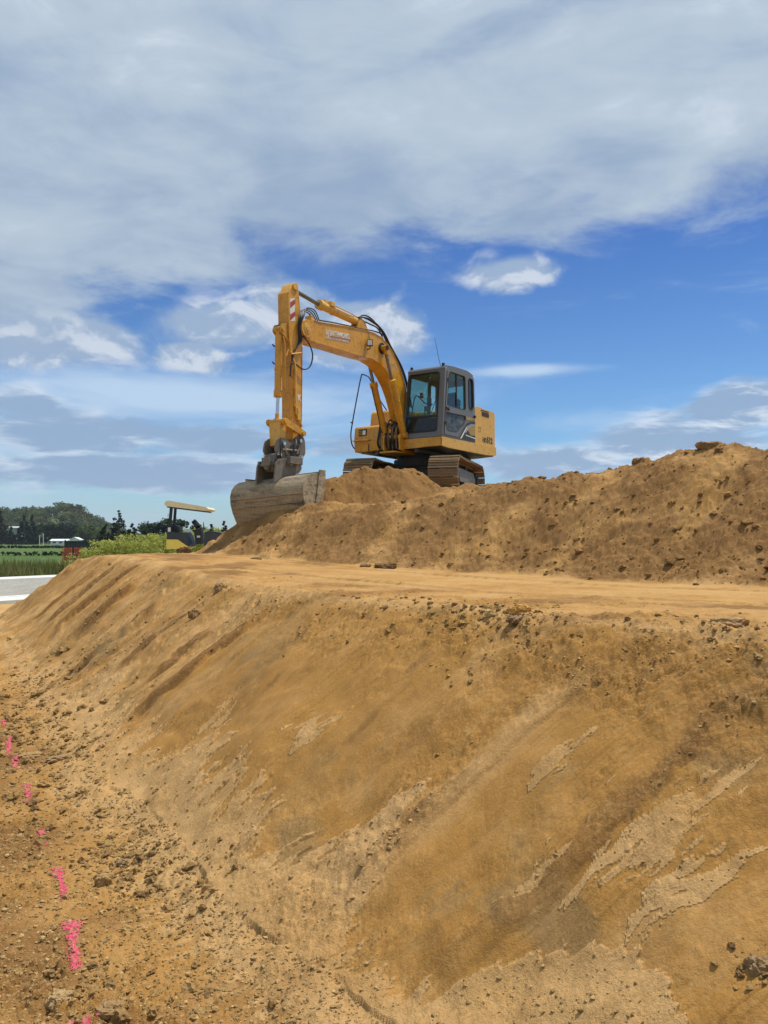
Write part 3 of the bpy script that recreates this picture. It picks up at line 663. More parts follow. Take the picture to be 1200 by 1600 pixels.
for k, (p0, p1, wd, head, lab) in enumerate(marks):
    p0 = np.array(p0); p1 = np.array(p1); d = p1-p0; L_ = np.linalg.norm(d); d = d/L_; nn = np.array([-d[1], d[0]])
    na, nb = int(L_/.003), 40
    aa, bb = np.meshgrid(np.linspace(-.1, 1.1, na), np.linspace(-1.6, 1.6, nb), indexing='ij')
    wdt = wd*.5*(1+(head-1)*ss(.35, .0, aa)); wig = .012*perlin(aa*6+k*5, aa*0, 400)
    gx = p0[0]+d[0]*aa*L_+nn[0]*(bb*wdt+wig); gy = p0[1]+d[1]*aa*L_+nn[1]*(bb*wdt+wig)
    gz = terrain(gx.ravel(), gy.ravel())[0].reshape(gx.shape)+.0035
    cov = 1.0-np.maximum(np.abs(bb), np.clip(np.abs(aa-.5)*2-.0, 0, 9)**6) + .95*fbm(gx/.012, gy/.02, 3, 410+k, .6) - .25*ss(.3, 1.1, aa)*(k not in (0,)) + .25*ss(.4, 0, aa)
    ii, jj = np.meshgrid(np.arange(na-1), np.arange(nb-1), indexing='ij'); q0 = (ii*nb+jj).ravel()
    Q = np.stack([q0, q0+nb, q0+nb+1, q0+1], -1); Q = Q[(cov.ravel()[Q].mean(1) + .45*rng.random(len(Q)) - .2 > .46)]
    us = np.unique(Q); rem = np.zeros(na*nb, np.int32); rem[us] = np.arange(len(us))
    PV = np.stack([gx.ravel(), gy.ravel(), gz.ravel()], -1)[us]
    tag(np_mesh('paint_mark', PV, rem[Q], PINK), lab, 'paint mark', 'pink survey marks sprayed along the foot of the bank')

# ------------------------------------------------------------------ excavator
EX = (.841, 19.47, 2.72)
fa = math.atan2(-math.cos(R(34)), -math.sin(R(34)))
ex = empty('excavator', EX, (0, 0, fa))
tag(ex, 'yellow tracked excavator with grey cab standing on top of the soil pile', 'excavator')
UR = Matrix.Rotation(R(17), 4, 'Z')

def track(cy, side):
    rad, hx, W = .345, 1.36, .68
    per = 4*hx+2*math.pi*rad; n = 44; pitch = per/n; mb = MB()
    mb.M = UR @ Matrix.Translation((0, cy, rad+.055))
    def pos(dist):
        dist %= per
        if dist < 2*hx: return (-hx+dist, rad, 0)
        dist -= 2*hx
        if dist < math.pi*rad: a = dist/rad; return (hx+rad*math.sin(a), rad*math.cos(a), a)
        dist -= math.pi*rad
        if dist < 2*hx: return (hx-dist, -rad, math.pi)
        dist -= 2*hx; a = dist/rad; return (-hx-rad*math.sin(a), -rad*math.cos(a), math.pi+a)
    base = mb.M.copy()
    for k in range(n):
        x_, z_, a = pos(k*pitch)
        if 0.2*hx < x_ < .8*hx and z_ > 0: z_ -= .012
        mb.M = base @ Matrix.Translation((x_, 0, z_)) @ Matrix.Rotation(a, 4, 'Y')
        w2 = W/2; jit = random.uniform(-.004, .004)
        mb.box((0, 0, jit), (pitch*.93, W, .014))
        for gx_, gh in ((-.070, .040), (0, .026), (.070, .040)):
            mb.box((gx_*pitch/.17, 0, .007+gh/2+jit), (.016, W*.985, gh))
        for sy in (-.10, .10): mb.cyl((.035, sy, .0), (.035, sy, .024), .018, 6)
        mb.box((-.05, 0, -.03), (pitch*.8, .16, .05))
    o = mb.build('track', TRACKM, ex)
    f = MB(); f.M = base
    f.xz(rounded([(-1.15, .10), (-1.0, .17), (1.0, .17), (1.15, .10), (1.15, -.10), (.95, -.17), (-.95, -.17), (-1.15, -.10)], .05), -.17, .17)
    f.box((0, side*.20, -.06), (1.9, .05, .20)); f.box((0, side*.235, -.2), (1.1, .02, .12))
    f.box((1.05, side*.19, .02), (.35, .06, .22)); f.build('track_frame', STEEL, o, .01)
    for k in range(6):
        rl = MB(); rl.M = base; xx = -.95+.38*k
        rl.cyl((xx, -.19, -.235), (xx, .19, -.235), .085, 18); rl.cyl((xx, -.215, -.235), (xx, .215, -.235), .035, 12)
        rl.build('track_roller', UNDER, o)
    for xx in (-.4, .5):
        rl = MB(); rl.M = base; rl.cyl((xx, -.1, .245), (xx, .1, .245), .06, 16); rl.build('carrier_roller', UNDER, o)
    idl = MB(); idl.M = base; idl.cyl((hx, -.12, 0), (hx, .12, 0), rad-.07, 28); idl.cyl((hx, -.17, 0), (hx, .17, 0), .10, 18); idl.build('idler', UNDER, o)
    sp_ = MB(); sp_.M = base; pts = []
    for k in range(42):
        a = k/42*2*math.pi; rr_ = rad-.05 if k % 2 else rad-.10; pts.append((-hx+rr_*math.cos(a), rr_*math.sin(a)))
    sp_.xz(pts, -.03, .03); sp_.cyl((-hx, -.13, 0), (-hx, .19, 0), .20, 22); sp_.cyl((-hx, .19, 0), (-hx, .22, 0), .12, 18); sp_.build('sprocket', UNDER, o)
    return o
track(.995, 1); track(-.995, -1)
cb = MB(); cb.M = UR
cb.box((0, 0, .52), (1.0, 1.4, .30)); cb.box((.62, 0, .45), (.35, 1.55, .16)); cb.box((-.62, 0, .45), (.35, 1.55, .16))
cb.box((.0, .65, .40), (1.7, .1, .22)); cb.box((.0, -.65, .40), (1.7, .1, .22)); cb.build('carbody', UNDER, ex, .02)
sr = MB(); sr.cyl((0, 0, .66), (0, 0, .82), .60, 40); sr.cyl((0, 0, .82), (0, 0, 1.0), .52, 40)
for k in range(24):
    a = k/24*6.283; sr.cyl((.565*math.cos(a), .565*math.sin(a), .82), (.565*math.cos(a), .565*math.sin(a), .845), .018, 6)
sr.build('slewing_ring', UNDER, ex)

dk = MB()
dk.xy([(1.0, -.30), (1.0, 1.20), (-1.66, 1.20), (-1.90, .55), (-1.95, 0), (-1.90, -.55), (-1.66, -1.20), (.75, -1.18), (.86, -1.1), (.86, -.30)], 1.0, 1.20)
for yy in (-.55, .55): dk.box((-.3, yy, .955), (2.6, .10, .085))
dk.build('turntable_deck', DARKG, ex, .01)
sk = MB(); sk.yz(rounded([(.17, 1.0), (1.26, 1.02), (1.26, 1.225), (.17, 1.225)], .02, 3), 1.0, 1.045); sk.build('front_skirt', YEL, ex, .008)
sk = MB()
# side skirt: shaped section, rolled under at the bottom
sk.xz(rounded([(1.045, 1.02), (1.045, 1.225), (-1.70, 1.235), (-1.70, 1.03), (-1.2, 1.0), (.7, 1.0)], .03, 3), 1.205, 1.262); sk.build('side_skirt', YELD, ex, .02)
sk = MB(); sk.xz([(.80, 1.02), (.80, 1.22), (-1.70, 1.22), (-1.70, 1.02)], -1.25, -1.20); sk.build('side_skirt', YELD, ex, .01)

# --- swing frame nose with boom foot brackets
nf_ = MB()
for yy in (-.235, .205):
    nf_.xz([(.15, 1.0), (.15, 1.25), (.38, 1.50), (.66, 1.52), (.80, 1.38), (1.12, 1.40), (1.22, 1.25), (1.20, .98), (.9, .93)], yy, yy+.035)
nf_.xy([(.9, -.42), (1.25, -.30), (1.28, .12), (1.06, .20), (.2, .20), (.2, -.42)], .915, .955)
nf_.cyl((.55, -.30, 1.36), (.55, .30, 1.36), .07, 16)
nf_.cyl((1.07, -.34, 1.30), (1.07, .34, 1.30), .055, 16)
nf_.build('boom_bracket', YEL, ex, .008)
bx = MB(); bx.box((.55, -.52, 1.22), (.7, .50, .45)); bx.box((.3, .0, 1.1), (.8, .44, .22)); bx.build('valve_bank', UNDER, ex, .02)

# --- right-hand boxes
tb = MB()
tb.xz(rounded([(.96, 1.02), (.99, 1.30), (.955, 1.60), (.90, 1.645), (.0, 1.645), (.0, 1.02)], .04), -1.22, -.36)
bd = tb.build('tool_box', YEL, ex, .03, seg=3)
st = MB(); st.box((1.02, -.97, 1.285), (.14, .47, .03)); st.build('step', YEL, bd, .006)
lp = MB(); lp.xz([(.982, 1.40), (.975, 1.565), (.90, 1.565), (.90, 1.40)], -1.10, -.86); lp.build('lamp_recess', BLACK, bd, .006)
lp = MB(); lp.xz(rounded([(.994, 1.425), (.986, 1.535), (.93, 1.535), (.93, 1.425)], .01), -.97, -.885)
lp.build('headlamp', LENS, bd, .01)
lv = MB()
for k in range(3): lv.box((.985, -1.035, 1.44+.04*k), (.012, .10, .014))
lv.build('lamp_grille', YEL, bd)
hg = MB(); hg.box((.978, -.80, 1.12), (.02, .012, .18)); hg.build('door_gap', DARKG, bd)
hg = MB(); hg.box((.978, -.45, 1.33), (.014, .03, .07)); hg.build('latch', DARKG, bd)
tk = MB(); tk.xz(rounded([(.34, 1.645), (.27, 2.06), (.20, 2.12), (-.65, 2.12), (-.65, 1.645)], .05), -1.21, -.40)
tn = tk.build('fuel_tank', YEL, ex, .04, seg=3)
fc = MB(); fc.cyl((.05, -.62, 2.12), (.05, -.62, 2.20), .045, 16); fc.cyl((.05, -.62, 2.2), (.05, -.62, 2.215), .055, 16); fc.build('filler_cap', YELD, tn, .004)
hr = MB(); hr.tube(smooth_path([(.90, -1.20, 1.06), (1.0, -1.27, 1.20), (1.03, -1.29, 1.45), (.98, -1.28, 1.75), (.82, -1.27, 2.35), (.66, -1.25, 2.93), (.60, -1.24, 2.99), (.48, -1.22, 2.98), (.42, -1.15, 2.90), (.30, -.95, 2.40), (.2, -.80, 2.12)], 5), .016, 8)
hr.tube([(.96, -1.28, 1.75), (1.02, -1.30, 1.755)], .018, 6)
hr.build('handrail', BLACK, ex)

# --- engine cover and counterweight
ec = MB(); ec.xz(rounded([(-.60, 1.238), (-.60, 2.10), (-.66, 2.15), (-1.64, 2.12), (-1.675, 2.08), (-1.675, 1.238)], .03), -1.23, 1.235)
eco = ec.build('engine_cover', YELD, ex, .02, seg=3)
cw = MB(); prof = [(-1.68, 1.225), (-1.76, 1.20), (-1.86, 1.10), (-1.98, .75), (-2.06, .35), (-2.08, 0), (-2.06, -.35), (-1.98, -.75), (-1.86, -1.10), (-1.76, -1.20), (-1.68, -1.225)]
cw.xy(prof, 1.03, 2.06); cw.build('counterweight', YELD, ex, .05, seg=3)
gr = MB()
for k in range(7): gr.box((-.98-.058*k, 1.237, 2.0), (.036, .012, .105))
gr.build('vent_grille', DECK, eco)
gr = MB(); gr.box((-1.13, 1.237, 2.085), (.42, .006, .028)); gr.build('warning_strip', DECK, eco)
gr = MB()
for (a_, b_) in (((-.80, 1.66), (-.80, 1.55)), ((-.80, 1.55), (-.90, 1.55)), ((-.90, 1.55), (-.90, 1.66)), ((-.90, 1.66), (-.80, 1.66))):
    gr.cyl((a_[0], 1.236, a_[1]), (b_[0], 1.236, b_[1]), .006, 6)
gr.build('access_flap', MOSS, eco)
pl = MB(); pl.cyl((-1.2, -.5, 2.1), (-1.2, -.5, 2.38), .05, 14); pl.build('exhaust_pipe', UNDER, ex)

def text_obj(body, size, mat, parent, mtx, name, ext=.003, shear=0., bold=0.):
    cu = bpy.data.curves.new(name, 'FONT'); cu.body = body; cu.size = size; cu.extrude = ext; cu.shear = shear; cu.offset = bold; cu.resolution_u = 3
    tmp = bpy.data.objects.new(name+'_tmp', cu); link(tmp)
    dg = bpy.context.evaluated_depsgraph_get(); me = bpy.data.meshes.new_from_object(tmp.evaluated_get(dg))
    bpy.data.objects.remove(tmp); bpy.data.curves.remove(cu)
    me.transform(mtx); me.materials.clear(); me.materials.append(mat)
    o = bpy.data.objects.new(name, me); o.parent = parent; return link(o)
def side_mtx(x_, y_, z_, slope=0.):
    """text running towards the tail (-x) on a face looking to +y"""
    return Matrix(((-math.cos(slope), math.sin(slope), 0, x_), (0, 0, 1, y_), (math.sin(slope), math.cos(slope), 0, z_), (0, 0, 0, 1)))
text_obj('512', .205, DECK, eco, side_mtx(-1.235, 1.236, 1.315), 'model_lettering', bold=.010)
text_obj('HD', .15, DECK, eco, side_mtx(-1.00, 1.236, 1.318), 'model_lettering', bold=.006)

# --- cab
def fx(z): return 1.02-.155*(z-1.235)/1.6
def yin(z): return .19+.05*(z-1.235)/1.6            # the inner side leans in
def front(loops, a, b, mat, name, parent, bev=0.):
    m_ = MB(); m_.ext(loops, lambda p, q, tt: (fx(q)+tt, p, q), a, b); return m_.build(name, mat, parent, bev)
outer = rounded([(yin(1.235), 1.235), (1.25, 1.235), (1.25, 2.84), (yin(2.84)+.02, 2.84)], .05)
win = rounded([(.245, 1.37), (1.10, 1.37), (1.10, 2.74), (.295, 2.74)], .06)
cab = front([outer, win], -.07, 0, GREYP, 'cab', ex, .012)
def add_to(o, mb, name, mat, bev=0., seg=2): return mb.build(name, mat, o, bev, seg=seg)
sidel = rounded([(.985, 1.235), (.855, 2.74), (.77, 2.86), (.45, 2.90), (-.25, 2.92), (-.46, 2.88), (-.56, 2.70), (-.595, 1.235)], .06)
dwin = rounded([(.72, 2.70), (.66, 2.76), (-.07, 2.765), (-.085, 1.97), (.80, 1.965)], .06)
rwin = rounded([(-.25, 2.72), (-.30, 2.77), (-.44, 2.76), (-.485, 2.68), (-.51, 2.10), (-.46, 2.03), (-.32, 2.03), (-.27, 2.09)], .05)
lwin = rounded([(.855, 1.80), (-.085, 1.83), (-.075, 1.70), (.36, 1.40), (.76, 1.385), (.84, 1.44)], .06)
sw_ = MB(); sw_.xz([sidel, dwin, rwin, lwin], 1.20, 1.245); add_to(cab, sw_, 'side_panel', GREYP, .008)
door = rounded([(.925, 1.29), (.775, 2.80), (-.12, 2.825), (-.15, 1.86), (.26, 1.29)], .07)
dr = MB(); dr.xz([door, dwin, lwin], 1.246, 1.262); add_to(cab, dr, 'door', GREYP, .006)
for nm_, lp_, y_, g_ in (('door_glass', dwin, 1.235, GLASS), ('quarter_glass', rwin, 1.225, GLASS), ('lower_door_glass', lwin, 1.245, GLASSG)):
    g2 = MB(); g2.xz(lp_, y_-.004, y_); add_to(cab, g2, nm_, g_)
def seal(loop, y_, r_=.011):
    m_ = MB(); pts = [(p[0], y_, p[1]) for p in loop]; m_.tube(pts+[pts[0]], r_, 6, False); return m_
for lp_ in (dwin, lwin): add_to(cab, seal(lp_, 1.256), 'window_seal', BLACK)
add_to(cab, seal(rwin, 1.245, .014), 'window_seal', BLACK)
dv = MB(); dv.box((.335, 1.245, 2.365), (.03, .02, .80)); add_to(cab, dv, 'window_divider', BLACK)
hd = MB(); hd.box((.80, 1.275, 1.895), (.14, .03, .045)); hd.box((.74, 1.272, 1.865), (.08, .02, .02)); add_to(cab, hd, 'door_handle', BLACK, .008)
for zz in (1.55, 2.55):
    hg = MB(); hg.cyl((.90-.13*(zz-1.55), 1.27, zz-.04), (.90-.13*(zz-1.55), 1.27, zz+.04), .016, 10); add_to(cab, hg, 'hinge', DARKG)
bh = MB(); bh.cyl((-.54, 1.25, 1.87), (-.54, 1.285, 1.87), .035, 12); add_to(cab, bh, 'door_stop', BLACK)
# inner side, rear wall, floor, roof
ins = MB(); ins.ext([rounded([(.98, 1.235), (.84, 2.82), (-.52, 2.86), (-.59, 1.235)], .05), rounded([(.82, 1.85), (.74, 2.70), (-.05, 2.72), (-.05, 1.85)], .06), rounded([(-.16, 1.9), (-.16, 2.68), (-.42, 2.68), (-.45, 1.9)], .05)],
    lambda p, q, tt: (p, yin(q)+tt, q), 0, .04); add_to(cab, ins, 'inner_panel', GREYP, .006)
g2 = MB(); g2.ext(rounded([(.82, 1.85), (.74, 2.70), (-.05, 2.72), (-.05, 1.85)], .06), lambda p, q, tt: (p, yin(q)+tt, q), .015, .019); add_to(cab, g2, 'inner_glass', GLASS)
rw = MB(); rw.yz([rounded([(.17, 1.235), (1.22, 1.235), (1.22, 2.84), (.24, 2.84)], .05), rounded([(.44, 1.85), (1.08, 1.85), (1.08, 2.66), (.50, 2.66)], .07)], -.60, -.56); add_to(cab, rw, 'rear_panel', GREYP, .006)
g2 = MB(); g2.yz(rounded([(.44, 1.85), (1.08, 1.85), (1.08, 2.66), (.50, 2.66)], .07), -.582, -.578); add_to(cab, g2, 'rear_glass', GLASS)
rf = MB(); rf.xz(rounded([(.90, 2.79), (.82, 2.885), (.45, 2.925), (-.25, 2.945), (-.50, 2.90), (-.60, 2.78), (-.45, 2.80), (.6, 2.80)], .05), .25, 1.215); add_to(cab, rf, 'roof', GREYP, .05, 4)
fl_ = MB(); fl_.box((.18, .72, 1.255), (1.5, 1.0, .03)); add_to(cab, fl_, 'floor', BLACK)
fg = front([rounded([(.25, 1.37), (1.10, 1.37), (1.10, 1.71), (.265, 1.71)], .04)], -.035, -.031, GLASSD, 'lower_windshield', cab)
fg = front([rounded([(.265, 1.75), (1.10, 1.75), (1.10, 2.74), (.295, 2.74)], .05)], -.035, -.031, GLASS, 'windshield', cab)
br = front([[(.25, 1.71), (1.11, 1.71), (1.11, 1.75), (.25, 1.75)]], -.05, -.015, BLACK, 'window_rail', cab)
m_ = MB(); pts = [(fx(q)+.002, p, q) for p, q in win]; m_.tube(pts+[pts[0]], .014, 6, False); add_to(cab, m_, 'windshield_seal', BLACK)
wp = MB(); wp.tube([(fx(1.78)+.03, .95, 1.78), (fx(2.2)+.03, 1.10, 2.2), (fx(2.62)+.03, 1.12, 2.62)], .008, 6); add_to(cab, wp, 'wiper', BLACK)
se = MB(); se.box((-.05, .72, 1.62), (.50, .50, .14)); se.box((-.32, .72, 1.98), (.13, .48, .66), (0, R(-10), 0)); se.box((-.40, .72, 2.40), (.10, .26, .18), (0, R(-10), 0)); se.box((-.05, .72, 1.42), (.4, .4, .3)); add_to(cab, se, 'seat', SEATM, .05, 3)
cn = MB(); cn.box((.15, .42, 1.62), (.55, .16, .42)); cn.box((.15, 1.02, 1.62), (.55, .14, .42)); add_to(cab, cn, 'console', CHAR, .02)
for yy in (.42, 1.02):
    lv = MB(); lv.tube([(.36, yy, 1.82), (.40, yy, 1.95), (.38, yy, 2.03)], [.012, .012, .022], 8); add_to(cab, lv, 'control_lever', BLACK)
tl = MB()
for yy in (.62, .80): tl.tube([(.62, yy, 1.27), (.66, yy, 1.6), (.60, yy, 1.85)], .012, 6)
tl.box((.62, .62, 1.45), (.10, .09, .16)); tl.box((.62, .80, 1.45), (.10, .09, .16)); add_to(cab, tl, 'travel_lever', BLACK)
gb = MB(); gb.tube(smooth_path([(.84, .33, 1.75), (.80, .37, 2.15), (.6, .34, 2.30), (.2, .32, 2.18), (-.1, .34, 2.20)], 4), .014, 6); gb.box((.45, .37, 2.33), (.1, .04, .12)); gb.box((.10, .37, 2.22), (.13, .05, .2)); add_to(cab, gb, 'grab_rail', BLACK)
vi = MB(); vi.box((.60, .72, 2.68), (.30, .62, .025), (0, R(12), 0)); add_to(cab, vi, 'sun_visor', CHAR)
for (px_, py_) in ((.78, .30), (.80, 1.16), (-.50, 1.20)):
    kb = MB(); kb.cyl((px_, py_, 2.86), (px_, py_, 2.945 if px_ > 0 else 2.88), .035, 12); add_to(cab, kb, 'roof_knob', BLACK, .01)
an_ = MB(); an_.tube([(-.35, .5, 2.9), (-.27, .42, 3.35), (-.18, .36, 3.85)], [.008, .006, .004], 5); add_to(cab, an_, 'antenna', BLACK)
# decals low on the cab side: dark field, silver arc, white stripes, faded yellow field
D0 = 1.2465
def dec(poly, mat, name, y_=D0): m_ = MB(); m_.xz(poly, y_, y_+.0025); return add_to(cab, m_, name, mat)
dec([(.24, 1.26), (.02, 1.50), (-.15, 1.655), (-.35, 1.73), (-.585, 1.75), (-.585, 1.26)], DECK, 'dark_decal')
dec([(-.20, 1.52), (-.34, 1.60), (-.585, 1.65), (-.585, 1.42), (-.35, 1.40)], MOSS, 'yellow_decal', D0+.003)
dec([(-.10, 1.83), (-.585, 1.83), (-.585, 1.775), (-.35, 1.765), (-.16, 1.74)], MOSS, 'upper_yellow_decal', D0+.0)
dec([(-.04, 1.48), (-.17, 1.60), (-.38, 1.675), (-.585, 1.69), (-.585, 1.65), (-.40, 1.62), (-.24, 1.54), (-.10, 1.42)], SILV, 'silver_arc', D0+.0045)
dec([(.18, 1.27), (-.02, 1.47), (-.16, 1.60), (-.13, 1.53), (.02, 1.37), (.12, 1.27)], WHITE, 'white_stripe', D0+.006)
dec([(-.08, 1.395), (-.12, 1.365), (-.585, 1.335), (-.585, 1.36), (-.30, 1.375)], WHITE, 'white_stripe', D0+.0045)

# --- boom
BH = .17
boom_p = [(4.50, 3.25), (4.25, 3.285), (4.07, 3.29), (3.27, 3.39), (2.51, 3.465), (2.2, 3.485), (1.9, 3.45), (1.6, 3.34), (1.38, 3.18), (1.14, 2.93), (.97, 2.65), (.80, 2.2), (.60, 1.75), (.45, 1.46),
          (.44, 1.33), (.52, 1.25), (.64, 1.26), (.76, 1.36), (.90, 1.62), (1.04, 1.95), (1.18, 2.22), (1.34, 2.44), (1.52, 2.62), (1.72, 2.76), (1.95, 2.85), (2.24, 2.90), (2.55, 2.885), (3.0, 2.875), (3.63, 2.87), (4.2, 2.85), (4.47, 2.86), (4.62, 2.91), (4.685, 3.0), (4.69, 3.10), (4.63, 3.19)]
bm_ = MB(); bm_.xz(boom_p, -BH, BH); boom = bm_.build('boom', YEL, ex, .012)
fl2 = MB()      # weld flanges, top and bottom plates proud of the sides
def plate(pts, thick, yh):
    m_ = fl2
    n = len(pts)
    for i in range(n-1):
        (x0, z0_), (x1, z1_) = pts[i], pts[i+1]; d = Vector((x1-x0, z1_-z0_)).normalized(); nx, nz = -d.y*thick, d.x*thick
        m_.xz([(x0-nx, z0_-nz), (x1-nx, z1_-nz), (x1+nx, z1_+nz), (x0+nx, z0_+nz)], -yh, yh)
plate(boom_p[1:12], .008, BH+.012); plate(boom_p[18:30], .008, BH+.012)
fl2.build('flange_plates', YEL, boom, .003)
ns = MB(); ns.cyl((4.50, -.21, 3.06), (4.50, .21, 3.06), .105, 24); ns.cyl((4.50, -.225, 3.06), (4.50, .225, 3.06), .055, 16); ns.build('nose_pin', YELD, boom, .006)
bs = MB()
for yy in (-.20, .17): bs.cyl((4.50, yy, 3.06), (4.50, yy+.03, 3.06), .175, 28)
bs.build('nose_boss', YEL, boom, .005)
# arm cylinder ears
er = MB()
for yy in (-.10, .065): er.xz(rounded([(2.72, 3.43), (2.62, 3.66), (2.50, 3.73), (2.40, 3.70), (2.25, 3.48)], .04), yy, yy+.035)
er.build('cylinder_bracket', YEL, boom, .005)
er = MB()
er.box((4.25, .05, 3.34), (.10, .16, .09)); er.box((4.20, .02, 3.41), (.035, .05, .10)); er.build('hose_clamp', YELD, boom, .008)
for sgn in (1, -1):
    p_ = MB(); p_.cyl((1.85, sgn*BH, 3.20), (1.85, sgn*.33, 3.20), .06, 18); p_.cyl((1.85, sgn*(BH+.005), 3.20), (1.85, sgn*(BH+.02), 3.20), .13, 24); p_.build('cylinder_pin', BLACK, boom, .004)
# writing on the boom
sl = math.atan2(3.255-3.165, 3.87-3.03)
lb = MB(); lb.xz([(3.88, 3.15), (3.90, 3.03), (3.03, 3.09), (3.02, 3.25)], BH, BH+.002); 
tx = text_obj('AJ EARTHWORKS', .155, WHITE, boom, side_mtx(3.875, BH+.003, 3.075, sl*.9) @ Matrix.Diagonal((.66, 1, 1, 1)), 'sign_lettering', bold=.004)
rb = MB(); rb.xz([(3.72, 3.085), (3.715, 3.03), (3.02, 3.105), (3.02, 3.165)], BH+.0, BH+.0022); rb.build('red_sign_band', PINKB, boom)
text_obj('FOR ALL YOUR EARTHWORKS', .058, WHITE, boom, side_mtx(3.875, BH+.003, 2.995, sl*.9) @ Matrix.Diagonal((.98, 1, 1, 1)), 'small_lettering')
wl = MB(); wl.yz(rounded([(-.065, -.075), (.065, -.075), (.065, .075), (-.065, .075)], .03), -.05, .0)
L1 = Matrix.Translation((2.44, BH+.09, 3.20)) @ Matrix.Rotation(R(35), 4, 'Z')
wl.v = [tuple(L1 @ Vector(v)) for v in wl.v]; lamp = wl.build('work_lamp', BLACK, boom, .008)
wl = MB(); wl.yz(rounded([(-.05, -.058), (.05, -.058), (.05, .058), (-.05, .058)], .02), -.0, .012); wl.v = [tuple(L1 @ Vector(v)) for v in wl.v]; wl.build('lens', LENS, lamp)
wl = MB(); wl.tube([(2.42, BH, 3.06), (2.42, BH+.08, 3.07), (2.42, BH+.08, 3.13)], .012, 6); wl.build('bracket', BLACK, lamp)
wl = MB(); wl.tube(smooth_path([(2.40, BH+.05, 3.26), (2.38, BH+.03, 3.36), (2.34, BH, 3.46)], 3), .007, 5); wl.build('wire', BLACK, lamp)
wl = MB(); wl.cyl((1.72, .02, 3.44), (1.72, .06, 3.52), .05, 14); wl.build('top_lamp', LENS, boom)

def cylinder(p0, gland, pr, rad, rod, name, parent, rodm, barm, y_, mid=None):
    """barrel from p0 to the gland, rod from the gland to pr (x, z)"""
    m_ = MB(); a = Vector((p0[0], y_, p0[1])); g_ = Vector((gland[0], y_, gland[1])); r_ = Vector((pr[0], y_, pr[1]))
    d = (g_-a).normalized()
    m_.tube([a, a+d*.10, a+d*.101, g_-d*.13, g_-d*.129, g_-d*.012, g_], [rad*.8, rad*.8, rad, rad, rad*1.22, rad*1.22, rad*.9], 20)
    m_.cyl((a.x, y_-rad, a.z), (a.x, y_+rad, a.z), rad*.95, 18)
    if mid: m_.tube([a+d*mid, a+d*(mid+.001), a+d*(mid+.04), a+d*(mid+.041)], [rad, rad*1.12, rad*1.12, rad], 20)
    n_ = Vector((0, 1, 0)); s_ = d.cross(n_)
    o = m_.build(name, barm, parent, 0)
    q = MB(); e = (r_-g_).normalized(); q.cyl(g_, r_-e*.04, rod, 16); q.build('piston_rod', rodm, o)
    q = MB(); q.cyl((r_.x, y_-rad*.8, r_.z), (r_.x, y_+rad*.8, r_.z), rod*1.7, 18); q.tube([r_-e*.14, r_-e*.05], rod*1.25, 14); q.build('rod_eye', barm, o)
    return o
for sgn in (1, -1): 
    c_ = cylinder((1.06, 1.32), (1.575, 2.53), (1.85, 3.20), .078, .038, 'boom_cylinder', ex, RODD, YEL, sgn*.255, .78)
    q = MB(); q.tube(smooth_path([(1.12, sgn*.255+.0, 1.40), (1.24, sgn*.255, 1.45), (1.40, sgn*.255, 1.85), (1.62, sgn*.255, 2.36), (1.60, sgn*.255, 2.45)], 4), .012, 6); q.build('oil_pipe', BLACK if sgn < 0 else YEL, c_)
ac = cylinder((2.52, 3.665), (3.92, 3.725), (4.80, 3.83), .085, .042, 'arm_cylinder', ex, RODD, YELD, 0, .9)
q = MB(); q.box((3.55, .06, 3.80), (.12, .10, .10)); q.box((3.70, -.02, 3.82), (.10, .14, .08)); q.tube([(3.55, .09, 3.79), (2.95, .09, 3.76), (2.62, .06, 3.75)], .014, 6); q.build('valve_block', YELD, ac, .01)
bc = cylinder((5.12, 2.93), (5.135, 1.62), (5.16, 1.16), .068, .032, 'bucket_cylinder', ex, CHROME, YEL, 0, .75)
q = MB(); q.tube(smooth_path([(5.10, .09, 2.80), (5.07, .12, 2.6), (5.07, .11, 1.9), (5.10, .09, 1.72)], 4), .016, 6); q.build('oil_pipe', YEL, bc)
for zz in (2.62, 2.28):
    q = MB(); q.tube([(5.06, -.09, zz), (5.14, -.095, zz), (5.20, -.085, zz+.02)], .014, 6); q.build('pipe_clip', BLACK, bc)

# --- stick (dipper)
SH = .122
stick_p = [(4.88, 3.86), (4.78, 3.92), (4.70, 3.88), (4.68, 3.80), (4.66, 3.70), (4.60, 3.35), (4.56, 3.22), (4.45, 3.16), (4.42, 3.04), (4.47, 2.92), (4.56, 2.84), (4.57, 2.16), (4.58, 1.27), (4.60, .84), (4.66, .78), (4.76, .78), (4.83, .84),
           (4.85, 1.3), (4.87, 2.1), (4.92, 2.58), (4.97, 2.90), (4.98, 3.30), (4.99, 3.66), (4.95, 3.72)]
sk = MB(); sk.xz(stick_p, -SH, SH); stick = sk.build('dipper_arm', YEL, ex, .012)
fl2 = MB(); plate([(4.87, 2.1), (4.92, 2.58), (4.97, 2.90), (4.98, 3.30), (4.99, 3.66), (4.95, 3.72)], .008, SH+.012); plate([(4.85, 1.0), (4.855, 1.3), (4.87, 2.1)], .008, SH+.010)
plate([(4.57, 2.7), (4.57, 2.16), (4.58, 1.27), (4.60, .95)], .008, SH+.010); fl2.build('flange_plates', YEL, stick, .003)
q = MB()
for yy in (-.105, .075): q.xz(rounded([(4.94, 3.10), (5.15, 3.02), (5.19, 2.90), (5.12, 2.83), (4.92, 2.70)], .03), yy, yy+.03)
q.cyl((5.12, -.13, 2.93), (5.12, .13, 2.93), .04, 16); q.build('cylinder_bracket', YEL, stick, .004)
q = MB(); q.cyl((4.79, -.15, 3.83), (4.79, .15, 3.83), .075, 18); q.build('arm_pin', YELD, stick, .006)
